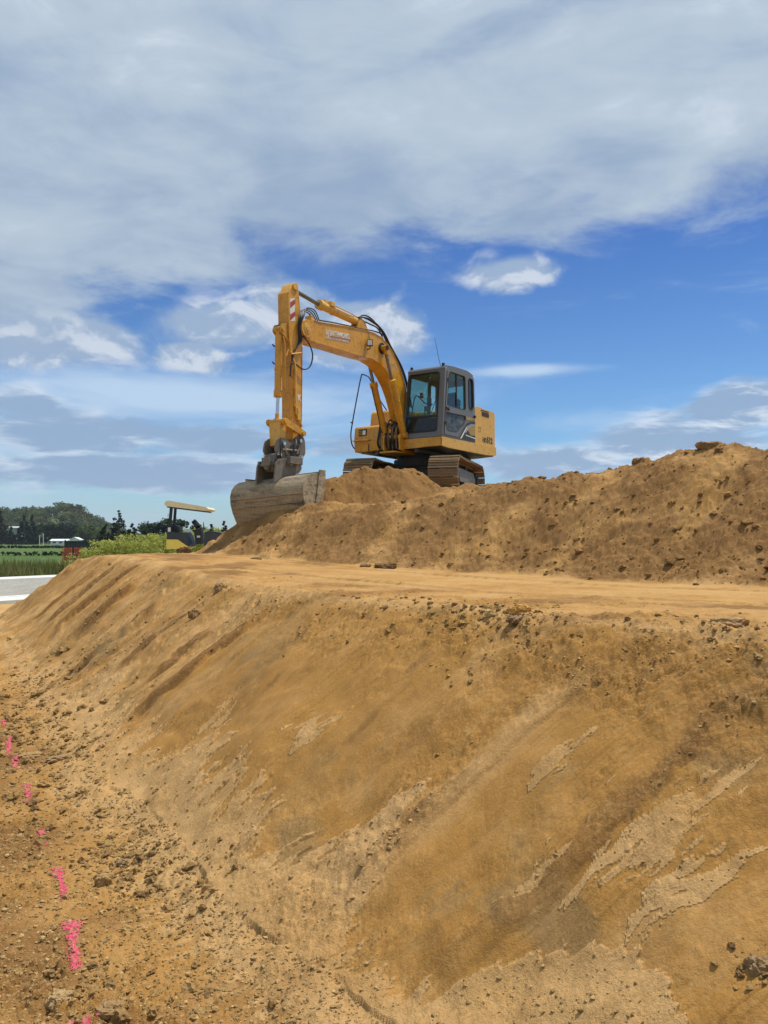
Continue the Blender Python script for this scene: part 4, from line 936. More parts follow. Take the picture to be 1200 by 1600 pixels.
q = MB(); q.xz([(4.96, 3.62), (4.74, 3.54), (4.70, 3.02), (4.90, 3.12)], SH, SH+.002); q.v = [v for v in q.v]
haz = MB(); haz.xz([(4.94, 3.56), (4.79, 3.60), (4.78, 3.16), (4.93, 3.12)], SH, SH+.002); hz = haz.build('hazard_sticker', WHITE, stick)
for (za, zb_) in ((3.44, 3.56), (3.20, 3.32)):
    q = MB(); q.xz([(4.93, za-.07), (4.78, za+.06), (4.78, zb_+.03), (4.93, zb_-.07)], SH+.002, SH+.004); q.build('red_stripe', REDD, hz)
q = MB(); q.tube(smooth_path([(4.86, SH+.02, 2.40), (4.82, SH+.03, 2.30), (4.80, SH+.03, 2.1), (4.79, SH+.03, 1.5), (4.76, SH+.03, 1.32)], 4), .020, 7); q.tube([(4.62, SH+.02, 2.56), (4.92, SH+.03, 2.48), (5.0, SH+.02, 2.55), (5.05, SH+.01, 2.42)], .018, 6)
q.tube([(4.76, SH+.03, 1.32), (4.58, SH+.02, 1.12)], .018, 6)
for zz in (2.2, 1.85, 1.5): q.box((4.79, SH+.02, zz), (.08, .04, .05))
q.box((4.70, SH+.03, 1.34), (.09, .05, .22))
q.build('oil_pipe', YELD, stick)
text_obj('K', .16, WHITE, stick, side_mtx(4.70, SH+.001, 1.62), 'maker_letter', bold=.006)
q = MB(); q.box((4.855, .0, 1.45), (.04, .12, .10)); q.box((4.865, .0, 2.0), (.03, .1, .5)); q.build('cover_plate', YEL, stick, .005)

# --- hoses
hs = MB()
for k, (oy, oz) in enumerate(((.10, 0), (.14, -.03), (.05, .02), (.0, -.01))):
    hs.tube(smooth_path([(.60, oy+.05, 2.05+oz), (.82, oy+.05, 2.62+oz), (1.05, oy+.04, 2.98+oz), (1.42, oy, 3.36+oz), (1.72, oy, 3.60+oz+.03*k), (2.10, oy, 3.80+oz-.02*k), (2.40, oy*.8, 3.84+oz-.03*k), (2.60, oy*.6, 3.74)], 5), .017, 7)
hs.tube(smooth_path([(1.30, .12, 3.25), (1.7, .13, 3.52), (2.1, .12, 3.55), (2.5, .12, 3.50), (3.0, .12, 3.46), (3.6, .12, 3.40), (4.0, .12, 3.35)], 4), .015, 6)
hs.build('boom_hoses', BLACK, ex)
hs = MB()
for k in range(4):
    o_ = .02*k
    hs.tube(smooth_path([(4.05, .02+o_*2, 3.33), (4.22, .03+o_*2, 3.44+o_), (4.50, .05+o_*2, 3.44+o_*.5), (4.70-o_, .17+o_, 3.28), (4.75-o_*.5, .17+o_*.5, 3.05), (4.72-o_, .16+o_*.5, 2.80), (4.78, .15, 2.62), (4.90, .14, 2.46-o_*2)], 5), .012, 7)
hs.tube(smooth_path([(4.60, .16, 2.90), (4.46, .20, 2.78), (4.36, .22, 2.56), (4.42, .20, 2.32), (4.60, .17, 2.24), (4.85, .15, 2.32), (4.92, .14, 2.26), (4.93, .13, 2.05)], 6), .014, 7)
hs.build('arm_hoses', BLACK, ex)
hs = MB()
for k in range(9):
    yy = -.42+.065*k; xx = 1.02+.05*math.sin(k*2.1)
    hs.tube(smooth_path([(.75, yy*.7, 1.55+.03*(k % 3)), (xx-.05, yy, 1.72-.03*(k % 4)), (xx+.10, yy+.02, 1.45), (xx+.12, yy-.01, 1.15), (xx-.05, yy, .98)], 4), .017, 6)
hs.build('foot_hoses', BLACK, ex)
hs = MB()
for k in range(5):
    yy = -.36+.11*k
    hs.tube(smooth_path([(.85, yy, 1.62), (1.02+.03*k, yy+.03, 1.66-.04*k), (1.15, yy+.02, 1.35), (1.10, yy, 1.02)], 4), .016, 6)
hs.build('rusty_foot_pipes', TRACKM, ex)

# --- linkage
lk = MB()
for yy in (-.215, .18): lk.xz(rounded([(5.22, 1.20), (5.13, 1.21), (4.60, 1.03), (4.56, .93), (4.64, .92), (5.22, 1.09)], .03), yy, yy+.035)
lk.cyl((5.16, -.24, 1.15), (5.16, .24, 1.15), .05, 16); lk.cyl((4.63, -.25, .965), (4.63, .25, .965), .05, 16); lk.build('side_links', YEL, ex, .005)
lk = MB(); lk.yz(rounded([(-.145, 1.13), (.145, 1.13), (.12, .68), (-.12, .68)], .03), 5.06, 5.22)
lk.cyl((5.14, -.16, .72), (5.14, .16, .72), .06, 16); lk.cyl((5.222, 0, .93), (5.226, 0, .93), .018, 8); lk.build('bucket_link', YELD, ex, .012)

# --- tilting quick hitch
ht = MB()
for yy in (-.165, .125): ht.xz(rounded([(4.52, .84), (4.58, .93), (4.72, .93), (4.95, .78), (5.20, .84), (5.33, .76), (5.38, .58), (5.25, .42), (4.98, .38), (4.62, .42), (4.50, .60)], .04), yy, yy+.04)
ht.cyl((4.68, -.19, .82), (4.68, .19, .82), .05, 16); ht.cyl((5.16, -.19, .72), (5.16, .19, .72), .05, 16)
ht.box((4.98, 0, .46), (.72, .26, .10)); hit = ht.build('quick_hitch', STEEL, ex, .01)
q = MB(); q.tube([(4.62, 0, .60), (5.05, 0, .55), (5.30, 0, .52)], [.055, .055, .03], 14); q.build('hitch_ram', UNDER, hit)
q = MB()
q.xz(rounded([(4.58, .42), (5.36, .42), (5.40, .26), (5.30, .18), (4.66, .18), (4.56, .28)], .03), -.12, .12)
q.cyl((4.54, 0, .30), (5.44, 0, .30), .085, 18); q.cyl((5.40, 0, .30), (5.46, 0, .30), .055, 8)
q.build('tilt_block', STEEL, hit, .01)
q = MB()
for (xa, za, xb, zb2) in ((4.62, .88, 4.78, .55), (5.22, .78, 5.06, .50), (4.78, .62, 5.2, .60)): q.tube([(xa, .17, za), (xb, .175, zb2)], .028, 8)
q.build('hitch_ribs', STEEL, hit, .006)
q = MB(); q.xz(rounded([(4.70, .70), (4.92, .74), (5.02, .62), (4.90, .50), (4.70, .52)], .03), .165, .185); q.build('hitch_cover', UNDER, hit, .004)
for (xx, zz) in ((4.68, .82), (5.16, .72), (5.28, .50), (4.64, .50)):
    q = MB(); q.cyl((xx, -.20, zz), (xx, .205, zz), .036, 12); q.build('hitch_pin', CHROME, hit)
q = MB(); q.box((5.02, 0, .255), (.62, .34, .03)); q.box((5.46, 0, .36), (.03, .20, .16)); q.build('tilt_guard', STEEL, hit, .006)
q = MB(); q.cyl((5.08, -.42, .30), (5.08, .30, .40), .055, 16); q.cyl((4.86, -.42, .30), (4.86, .30, .40), .055, 16)
q.box((5.0, -.40, .30), (.40, .12, .22)); q.box((4.98, .30, .40), (.36, .10, .14)); q.build('tilt_cylinder', STEEL, hit, .01)
q = MB(); q.tube(smooth_path([(5.2, .16, .80), (5.32, .24, .66), (5.28, .20, .45), (5.15, .15, .38)], 4), .016, 6); q.tube(smooth_path([(4.8, .16, .86), (4.9, .26, .72), (5.02, .24, .5), (4.95, .18, .4)], 4), .016, 6); q.build('hitch_hoses', BLACK, hit)

# --- ditching bucket, rolled a little on its tilt hitch
BK = Matrix.Translation((5.10, 0, .10)) @ Matrix.Rotation(R(2.9), 4, 'X') @ Matrix.Translation((-5.10, 0, -.10))
shell = [(4.92, .085), (5.10, .085), (5.24, .06), (5.36, .0), (5.45, -.10), (5.495, -.23), (5.49, -.38), (5.44, -.54), (5.36, -.70), (5.25, -.86)]
inner = [(x_-.022, z_-.02 if z_ > -.1 else z_) for x_, z_ in shell]
bw = .90
bk = MB(); bk.M = BK; bk.xz(shell+inner[::-1], -bw, bw)
bk.xz([(4.88, .085), (5.0, .085), (5.0, .12), (4.88, .12)], -bw, bw)
bucket = bk.build('bucket', SOILM, ex, .004)
wb = MB(); wb.M = BK
for (x_, z_) in ((5.505, -.30), (5.475, -.46)): wb.box((x_, 0, z_), (.03, 2*bw*.98, .022), (0, R(-12), 0))
wb.box((5.30, -.55, .075), (.26, .012, .03)); wb.build('wear_strips', SOILM, bucket, .004)
for sgn in (-1, 1):
    q = MB(); q.M = BK; q.xz([(4.90, .10)]+shell[1:]+[(5.18, -.84), (4.98, -.44)], sgn*bw-.012, sgn*bw+.012); q.build('side_plate', SOILM, bucket, .004)
    q = MB(); q.M = BK; q.xz([(4.84, .15), (5.02, .15), (5.06, -.02), (5.12, -.30), (5.30, -.84), (5.20, -.88), (4.98, -.46), (4.88, -.2)], sgn*(bw+.016), sgn*(bw+.042)); q.build('side_cutter', SOILM, bucket, .005)
q = MB(); q.M = BK; q.box((5.23, 0, -.90), (.03, 2*bw+.06, .18), (0, R(28), 0)); q.build('cutting_edge', STEEL, bucket, .004)
q = MB(); q.M = BK
for yy in (-.27, .19): q.xz(rounded([(4.72, .40), (4.80, .47), (5.36, .40), (5.42, .30), (5.48, -.06), (5.30, .05), (4.90, .08)], .03), yy, yy+.04)
q.cyl((4.78, -.27, .38), (4.78, .23, .38), .04, 14); q.cyl((5.34, -.27, .32), (5.34, .23, .32), .04, 14); q.build('mounting_ears', STEEL, bucket, .006)

# ------------------------------------------------------------------ roller
rl = empty('road_roller', (-7.2, 30., 0), (0, 0, 0))
tag(rl, 'small black and yellow road roller with cream canopy, half hidden beyond the bench', 'roller')
def rp(px, py): return ((px-300)*.024, 1.6+(845-py)*.024)
def rpoly(l): return [rp(*p) for p in l]
q = MB(); q.xz(rounded(rpoly([(263.5, 788), (265.5, 784.5), (271, 783.5), (328, 793.5), (331, 796), (330, 798.5), (325, 799.3), (266, 792)]), .04), -.65, .65); can = q.build('canopy', CREAM, rl, .03, seg=3)
q = MB(); q.xz(rpoly([(267, 792), (325, 799.2), (325, 801), (267, 794)]), -.58, .58); q.build('canopy_lining', CHAR, can)
for yy in (-.5, .42):
    q = MB(); q.xz(rpoly([(267, 792), (271, 792.6), (267, 860), (262.5, 860)] if yy > 0 else [(270.5, 792), (275, 792.6), (271, 845), (266.5, 845)]), yy, yy+.07); q.build('canopy_post', BLACK, rl, .01)
q = MB(); q.box((rp(268.5, 806)[0], -.54, rp(0, 806)[1]), (.05, .02, .10)); q.build('post_sticker', WHITE, rl)
q = MB(); q.box((rp(268.5, 828)[0]+.05, -.54, rp(0, 828)[1]), (.10, .02, .16)); q.build('post_sticker', WHITE, rl)
q = MB(); q.xz(rounded(rpoly([(267, 831), (293, 832), (296, 836), (302, 851), (299, 854), (284, 844), (267, 843)]), .03), -.56, .56); q.build('side_cover', CHAR, rl, .03)
q = MB(); q.xz(rounded(rpoly([(267, 843), (284, 843), (301, 854.5), (292, 857.5), (280, 858), (267, 858)]), .03), -.60, .60); q.build('rear_frame', YELR, rl, .03)
q = MB(); q.xz(rounded(rpoly([(272, 822), (276, 820), (282, 824), (283, 831), (272, 831)]), .02), -.3, .3); q.build('seat', BLACK, rl, .03)
q = MB(); q.xz(rounded(rpoly([(305, 829), (316, 825), (317, 850), (308, 850)]), .03), -.22, .22); co = q.build('console', BLACK, rl, .02)
q = MB(); q.tube([(*(lambda a: (a[0], 0, a[1]))(rp(306, 826)),), (*(lambda a: (a[0], 0, a[1]))(rp(308, 817)),)], .02, 6); q.cyl((rp(304, 819)[0], 0, rp(0, 821)[1]), (rp(309, 817)[0], 0, rp(0, 817)[1]), .18, 20); q.build('steering_wheel', BLACK, co, .01)
q = MB(); q.tube([(rp(317, 0)[0], .1, rp(0, 826)[1]), (rp(317, 0)[0], .1, rp(0, 816)[1])], .015, 6); q.build('beacon_stalk', BLACK, co)
q = MB(); q.box((rp(312.5, 0)[0], -.225, rp(0, 838.5)[1]), (.12, .008, .07)); q.build('console_sticker', WHITE, co)
q = MB(); q.xz(rounded(rpoly([(324, 832), (331, 829.5), (350, 832.5), (362, 838), (362, 856), (324, 856)]), .05), -.55, .55); hd2 = q.build('front_hood', CHAR, rl, .05, seg=3)
q = MB(); q.xz(rounded(rpoly([(334, 833), (352, 836), (352, 848), (334, 848)]), .03), -.565, -.55); q.build('hood_panel', DARKG, hd2, .004)
q = MB(); q.box((.9, 0, .80), (1.3, .9, .5)); q.box((-.35, 0, .85), (1.2, .9, .35)); q.box((.25, 0, .7), (.6, .3, .3)); q.build('chassis', CHAR, rl, .03)
for xx in (-.55, 1.25):
    q = MB(); q.cyl((xx, -.55, .42), (xx, .55, .42), .42, 36); q.cyl((xx, -.60, .42), (xx, .60, .42), .10, 16); q.build('drum', STEEL, rl, .01)
    q = MB(); 
    for yy in (-.64, .60): q.box((xx, yy, .66), (.16, .04, .6))
    q.build('drum_yoke', YELR, rl, .01)

# ------------------------------------------------------------------ flat country beyond
def grass_mat(name, a, b_, sc):
    m, t, b = new_mat(name); P = t.new('ShaderNodeNewGeometry').outputs['Position']
    n1 = t.noise(P, sc, 6, .65); n2 = t.noise(t.mapping(P, (1, 6, 1)), sc*.12, 5, .6)
    c = t.mix(t.ss(n1, .35, .68), a, b_); c = t.mix(t.ss(n2, .45, .65, 0, .5), c, tuple(x*1.35 for x in b_))
    t.put(b.inputs['Base Color'], c); b.inputs['Roughness'].default_value = .9; b.inputs['Specular IOR Level'].default_value = .15
    t.put(b.inputs['Normal'], t.bump(n1, .6, .05)); return m
FIELD = grass_mat('pasture', (.045, .085, .018), (.085, .135, .030), 1.4)
# ground sheet as a disc with a hole where the worked soil is
nA_, rings = 96, [27, 33, 45, 70, 120, 250, 600, 1500, 3000, 4600]
vs = []; fs = []
bpy_ = bmesh.new()
me = MB(); 
gv = []
for r_ in [.5]+rings:
    for k in range(nA_):
        a = k/nA_*6.28318; gv.append((r_*math.sin(a), r_*math.cos(a), -.06))
gf = [(i*nA_+k, i*nA_+(k+1) % nA_, (i+1)*nA_+(k+1) % nA_, (i+1)*nA_+k) for i in range(len(rings)) for k in range(nA_)]
tag(np_mesh('grassland', np.array(gv), np.array(gf)[:, ::-1], FIELD, smooth=False), kind='structure')

d_ = Vector((.49, .87, 0)).normalized(); n_v = Vector((-d_.y, d_.x, 0)); K0 = Vector((-9.9, 20.6, 0))
def strip(name, n0, n1, z, mat, kind='structure', thick=None, a0=-30, a1=120):
    m_ = MB(); N = 60
    def pt(a, n, z_): p = K0+d_*a+n_v*n; return (p.x, p.y, z_)
    for i in range(N):
        a, c_ = a0+(a1-a0)*i/N, a0+(a1-a0)*(i+1)/N
        if thick: 
            vs = [pt(a, n0, z-thick), pt(a, n1, z-thick), pt(c_, n1, z-thick), pt(c_, n0, z-thick), pt(a, n0, z), pt(a, n1, z), pt(c_, n1, z), pt(c_, n0, z)]
            m_.add(vs, [(4, 5, 6, 7), (0, 3, 7, 4), (1, 5, 6, 2)])
        else: m_.add([pt(a, n0, z), pt(a, n1, z), pt(c_, n1, z), pt(c_, n0, z)], [(0, 1, 2, 3)])
    return tag(m_.build(name, mat), kind=kind)
CONC = mat_simple('pale_concrete', (.66, .65, .61), .8, grime=.35, grime_col=(.38, .33, .26), gscale=.6)
def gravel_mat():
    m, t, b = new_mat('road_basecourse'); P = t.new('ShaderNodeNewGeometry').outputs['Position']
    n1 = t.noise(P, 9, 6, .7); n2 = t.noise(t.mapping(P, (1, 1, 1), (0, 0, R(-60))), .5, 6, .7)
    n3 = t.noise(t.mapping(P, (4., .35, 1), (0, 0, R(30))), .8, 5, .65)
    c = t.mix(t.ss(n1, .35, .68), (.25, .235, .20), (.42, .395, .34)); c = t.mix(t.ss(n3, .42, .62, 0, .55), c, (.20, .185, .16)); c = t.mix(t.ss(n2, .5, .6, 0, .3), c, (.40, .34, .26))
    t.put(b.inputs['Base Color'], c); b.inputs['Roughness'].default_value = .95; t.put(b.inputs['Normal'], t.bump(n1, .7, .02)); return m
strip('near_kerb', .0, 1.15, .05, CONC, thick=.2)
strip('near_channel', 1.45, 1.80, .035, CONC, thick=.2)
strip('road', -.0, 9.0, -.012, gravel_mat())
strip('far_kerb', 9.0, 9.35, .13, CONC, thick=.3)
strip('far_footpath', 9.35, 11.3, .10, CONC, thick=.2)

# ------------------------------------------------------------------ vegetation
def leaf_mat(name, trans=.25, rough=.6):
    m, t, b = new_mat(name); at = t.new('ShaderNodeAttribute', attribute_name='tint')
    P = t.new('ShaderNodeNewGeometry').outputs['Position']; n1 = t.noise(P, 3, 3, .6)
    hs = t.mix(t.ss(n1, .35, .65, 0, .35), at.outputs['Color'], t.vmath('SCALE', at.outputs['Color'], None) if False else at.outputs['Color'])
    t.put(b.inputs['Base Color'], hs); b.inputs['Roughness'].default_value = rough; b.inputs['Specular IOR Level'].default_value = .25
    tl = t.new('ShaderNodeBsdfTranslucent'); t.put(tl.inputs[0], at.outputs['Color']); mx = t.new('ShaderNodeMixShader'); mx.inputs[0].default_value = trans
    t.l.new(b.outputs[0], mx.inputs[1]); t.l.new(tl.outputs[0], mx.inputs[2]); t.l.new(mx.outputs[0], t.n['Material Output'].inputs[0])
    return m
LEAF = leaf_mat('foliage', .4)
BARK = mat_simple('bark', (.09, .065, .045), .9, grime=.4)
def leaf_cloud(C_, rad, n, size, cols, squash=(1, 1, .8), seed=0, shellp=.45):
    """clumps of leaf-sized quads. C_ (m,3) clump centres, rad (m,)"""
    g = np.random.default_rng(seed); m_ = len(C_); k = g.integers(0, m_, n)
    d = g.standard_normal((n, 3)); d /= np.linalg.norm(d, axis=1)[:, None]
    rr_ = rad[k]*(g.random(n)**shellp)
    p = C_[k]+d*rr_[:, None]*np.array(squash)
    a = g.standard_normal((n, 3))*.7 + d*0; a /= np.linalg.norm(a, axis=1)[:, None]
    b_ = np.cross(a, g.standard_normal((n, 3))); b_ /= np.linalg.norm(b_, axis=1)[:, None]
    s_ = size*(.5+g.random(n))[:, None]
    Vv = np.stack([p-a*s_, p-b_*s_*.5, p+a*s_, p+b_*s_*.5], 1).reshape(-1, 3)
    Ff = np.arange(4*n).reshape(-1, 4)
    ct = g.random(m_)[k]*.6+g.random(n)*.4
    cc = np.array(cols[0])*(1-ct[:, None])+np.array(cols[1])*ct[:, None]
    cc = np.repeat(np.concatenate([cc, np.ones((n, 1))], -1), 4, 0)
    return Vv, Ff, cc
def cloud_obj(name, V_, F_, c_, parent=None): return np_mesh(name, V_, F_, LEAF, parent, smooth=False, attrs={'tint': c_})

def round_tree(name, x, y, h, wd, cols, label, n=2600, seed=0, lobes=16, base=.15, group=None, size=None, kind='round', trunkh=None, z=0.):
    g = np.random.default_rng(seed); root = empty(name, (x, y, z)); tag(root, label, 'tree', group)
    cs, rs = [], []
    if kind == 'round':
        for i in range(lobes):
            a = g.random()*6.28; zz = base+(1-base)*(.18+.68*g.random()); prof = math.sin(math.pi*min(1, max(.12, (zz-base)/(1-base)*.86+.12)))**.6
            rr_ = wd*.5*prof*(.2+.6*g.random()); cs.append((rr_*math.cos(a), rr_*math.sin(a), zz*h)); rs.append(wd*(.14+.12*g.random()))
        cs.append((0, 0, h*.86)); rs.append(wd*.15)
    else:      # conifer: tiers narrowing upwards, uneven
        tiers = 13
        for i in range(tiers):
            f = i/(tiers-1); zz = base+(1-base)*f; wr = wd*.5*(1-f)**.8*(.75+.5*g.random())
            for j in range(max(1, int(5*(1-f))+1)):
                a = g.random()*6.28; cs.append((wr*.7*math.cos(a), wr*.7*math.sin(a), zz*h-.02*h)); rs.append(max(.025*h, wr*.42))
    C_ = np.array(cs); Rr = np.array(rs)
    Vv, Ff, cc = leaf_cloud(C_, Rr, n, size or wd*.045, cols, (1, 1, .75 if kind == 'round' else .5), seed+1)
    cloud_obj('crown', Vv, Ff, cc, root)
    tk_ = MB(); tk_.tube([(0, 0, 0), (.02*h, 0, h*.35), (0, .01*h, h*.62), (0, 0, h*.9)], [.035*h, .028*h, .016*h, .005*h], 8)
    for i in range(5):
        c0 = C_[g.integers(0, len(C_))]; tk_.tube([(0, 0, h*(.28+.08*i)), tuple(c0*.8+np.array([0, 0, .1*h*.0]))], [.014*h, .004*h], 5)
    tk_.build('trunk', BARK, root)
    return root
OLIVE = ((.065, .095, .028), (.150, .185, .056)); DARKT = ((.024, .046, .022), (.055, .088, .036)); DKON = ((.014, .027, .016), (.034, .052, .026)); PALE = ((.075, .095, .035), (.16, .18, .065))

# weeds growing beyond the bench: one mass
g = np.random.default_rng(3); cs = []; rs = []
for i in range(420):
    a = g.uniform(0, 1); X0 = -17.6+13.5*a; Y0 = 38+2.5*g.random()+ (5 if X0 > -8 else 0)
    hmax = .94*I_(X0, [-17.6, -16.2, -15.4, -14.8, -14.2, -13.1, -11.5, -10, -8.5, -7, -4], [.2, .3, .6, 1.05, 1.45, 1.75, 1.9, 2.0, 2.1, 2.2, 2.1])*(.88+.24*g.random())
    for zz in np.arange(.15, hmax, .32): cs.append((X0+g.normal()*.12, Y0+g.normal()*.15, zz)); rs.append(.26)
Vv, Ff, cc = leaf_cloud(np.array(cs), np.array(rs), 62000, .055, ((.24, .27, .045), (.56, .56, .14)), (1, 1, .9), 5, .6)
# a few taller stalks
o = cloud_obj('tall_weeds', Vv, Ff, cc); tag(o, 'yellow green bushy weeds growing in a bank behind the far end of the bench', 'weeds', kind='stuff')
# rough grass beyond the far footpath
n = 30000; al = g.uniform(-14, 40, n); nn_ = 11.5+g.random(n)**.8*5.5
bx_ = K0.x+d_.x*al+n_v.x*nn_; by_ = K0.y+d_.y*al+n_v.y*nn_
hh_ = (.35+.55*g.random(n))*(.75+.5*(np.sin(al*1.7)+np.sin(al*.63+1))*.3)
lean = g.normal(size=(n, 2))*.16; w_ = .02+.02*g.random(n); aa = g.random(n)*3.14
p0 = np.stack([bx_-w_*np.cos(aa), by_-w_*np.sin(aa), np.full(n, -.06)], -1); p1 = np.stack([bx_+w_*np.cos(aa), by_+w_*np.sin(aa), np.full(n, -.06)], -1)
p2 = np.stack([bx_+lean[:, 0], by_+lean[:, 1], hh_], -1)
Vv = np.stack([p0, p1, p2], 1).reshape(-1, 3); Ff = np.arange(3*n).reshape(-1, 3)
tc_ = (g.random(n)*.5+.5*(.5+.5*np.sin(al*.9+nn_)))[:, None]; cc = np.array((.07, .10, .022))*(1-tc_)+np.array((.27, .25, .09))*tc_
cc = np.repeat(np.concatenate([cc, np.ones((n, 1))], -1), 3, 0)
o = cloud_obj('tall_grass', Vv, Ff, cc); tag(o, 'rough tall grass along the far footpath', 'grass', kind='stuff')
# two low hedges across the field
def hedge(y0, h, dep, x0, x1, label, seed):
    g = np.random.default_rng(seed); n_ = int((x1-x0)/.5); cs = np.stack([g.uniform(x0, x1, n_*3), y0+g.uniform(0, dep, n_*3), g.uniform(.1, h*.75, n_*3)], -1)
    Vv, Ff, cc = leaf_cloud(cs, np.full(len(cs), h*.32), n_*60, .11*y0/84, ((.016, .028, .012), (.036, .055, .02)), (1.4, 1, .8), seed, .6)
    o = cloud_obj('hedge', Vv, Ff, cc); tag(o, label, 'hedge', 'low hedges crossing the pasture')
hedge(85, .48, 2.2, -62, -33.6, 'nearer of the two low dark hedges crossing the pasture', 31)
hedge(172, .55, 3.5, -120, -69, 'farther of the two low dark hedges crossing the pasture', 32)
PAST = grass_mat('bright_pasture', (.06, .105, .026), (.09, .135, .034), .5)
m_ = MB(); m_.add([(-200, 90, -.03), (-20, 90, -.03), (-40, 330, -.03), (-400, 330, -.03)], [(0, 1, 2, 3)]); tag(m_.build('pasture', PAST), kind='structure')

# trees seen one by one
T = 'trees beyond the pasture'
round_tree('conifer_tree', -166.5, 347, 15.5, 9, DKON, 'tall dark conifer at the left edge of the photo', 2600, 41, kind='con', group=T, size=.55, z=-1)
round_tree('conifer_tree', -160.8, 345, 8.5, 4.5, DKON, 'short dark conifer in front of the pale house', 1200, 42, kind='con', group=T, size=.5, z=-1)
round_tree('conifer_tree', -155.3, 345, 13.5, 8.5, DKON, 'tall dark conifer right of the pale house, left of its twin', 2600, 43, kind='con', group=T, size=.55, z=-1)
round_tree('conifer_tree', -152.6, 347, 13.6, 7, DKON, 'tall dark conifer beside the white poles', 2600, 44, kind='con', group=T, size=.55, z=-1)
round_tree('broadleaf_tree', -157, 365, 10, 9, DARKT, 'dark green round tree above the white poles', 2600, 45, group=T, size=.6, z=-1)
round_tree('broadleaf_tree', -152, 368, 10.8, 10, DARKT, 'dark green round tree between the poles and the white building', 2600, 46, group=T, size=.6, z=-1)
round_tree('broadleaf_tree', -147, 366, 10.8, 9, DARKT, 'dark green round tree behind the left end of the white building', 2600, 47, group=T, size=.6, z=-1)
round_tree('broadleaf_tree', -141.6, 364, 10.2, 8, DARKT, 'dark green round tree behind the right end of the white building', 2600, 48, group=T, size=.6, z=-1)
round_tree('broadleaf_tree', -127, 340, 9.8, 9, OLIVE, 'olive green round tree right of the white building', 3000, 49, group=T, size=.55, z=-1)
round_tree('broadleaf_tree', -124, 350, 8.2, 9, OLIVE, 'low olive tree just left of the dark spindly conifer', 2600, 50, group=T, size=.55, z=-1)
round_tree('conifer_tree', -49.8, 150, 7.3, 4.6, DKON, 'spindly dark conifer with a bare leader rising above the weeds', 900, 51, kind='con', group=T, size=.26, base=.2)
round_tree('conifer_tree', -52.8, 152, 4.6, 5, DKON, 'low dark conifer at the left foot of the spindly one', 1100, 52, kind='con', group=T, size=.28, base=.1)
for k, (x_, h_, w_t, kd, lab) in enumerate([(-47.2, 4.9, 4.5, 'con', 'dark ragged tree right of the spindly conifer'), (-44.2, 5.2, 5.2, 'round', 'dark round tree in the left half of the dark tree row'),
    (-41.2, 6.3, 5.4, 'round', 'tallest dark round tree in the row left of the roller'), (-38.0, 5.9, 5.0, 'round', 'dark round tree in the row just left of the roller canopy'), (-39.5, 6.2, 2.6, 'con', 'narrow dark conifer poking out of the tree row'),
    (-35.3, 5.0, 4.6, 'round', 'dark low tree directly behind the roller post'), (-32.4, 4.8, 3.6, 'con', 'dark conifer under the roller canopy, left one'), (-30.2, 5.4, 3.4, 'con', 'dark conifer under the roller canopy, right one'), (-27.6, 3.4, 4.2, 'round', 'low dark tree right of the steering wheel')]):
    round_tree('conifer_tree' if kd == 'con' else 'broadleaf_tree', x_, 150+k % 3, h_*.97, w_t, DKON if kd == 'con' else DARKT, lab, 1900, 60+k, kind=kd, group='dark trees behind the roller', size=.24, base=.05)

# wooded hill: terrain mound and its wood as one mass
hp = [(-420, 12), (-340, 20), (-288, 24.6), (-265, 25.6), (-261.6, 27), (-257, 24.6), (-246, 25.6), (-238, 29.8), (-234, 27), (-230, 26.6), (-224, 21.5), (-219, 18.6), (-213, 17.9), (-208, 14), (-197, 10), (-185, 6), (-172, 2), (-150, 0)]
hx_ = np.array([p[0] for p in hp]); hz_ = np.array([p[1] for p in hp])
def hillz(x, y): 
    top = I_(x*600/y, hx_*1.0, hz_)-4.5; return np.clip(top, 0, 99)*ss(455, 600, y)*ss(800, 610, y)
gx, gy = np.meshgrid(np.linspace(-420, -40, 90), np.linspace(430, 820, 60)); gz = hillz(gx, gy)-.4
ii, jj = np.meshgrid(np.arange(59), np.arange(89), indexing='ij'); q0 = (ii*90+jj).ravel()
tag(np_mesh('hill', np.stack([gx.ravel(), gy.ravel(), gz.ravel()], -1), np.stack([q0, q0+1, q0+91, q0+90], -1), grass_mat('hill_grass', (.05, .08, .025), (.10, .13, .04), .05)), kind='structure')
g = np.random.default_rng(9); Vs = []; Fs = []; Cs = []; off = 0
kinds = [((.060, .085, .030), (.13, .165, .055)), ((.038, .062, .028), (.080, .115, .042)), ((.10, .13, .046), (.19, .21, .075)), ((.075, .065, .040), (.13, .11, .065))]
for i in range(330):
    y_ = g.uniform(465, 612); x_ = g.uniform(-345, -172)*y_/600
    z_ = float(hillz(np.array([x_]), np.array([y_]))[0])
    sz_ = g.uniform(3.4, 6.6); m_c = 7
    C_ = np.stack([x_+g.normal(size=m_c)*sz_*.42, y_+g.normal(size=m_c)*sz_*.42, z_+sz_*g.uniform(.25, .85, m_c)], -1)
    kk = kinds[g.choice(4, p=[.42, .28, .24, .06])]
    Vv, Ff, cc = leaf_cloud(C_, np.full(m_c, sz_*.42), 330, .62, kk, (1, 1, .8), 1000+i, .4)
    Vs.append(Vv); Fs.append(Ff+off); Cs.append(cc); off += len(Vv)
o = cloud_obj('hill_wood', np.concatenate(Vs), np.concatenate(Fs), np.concatenate(Cs)); tag(o, 'mixed green wood covering the hill on the left', 'wood', kind='stuff')
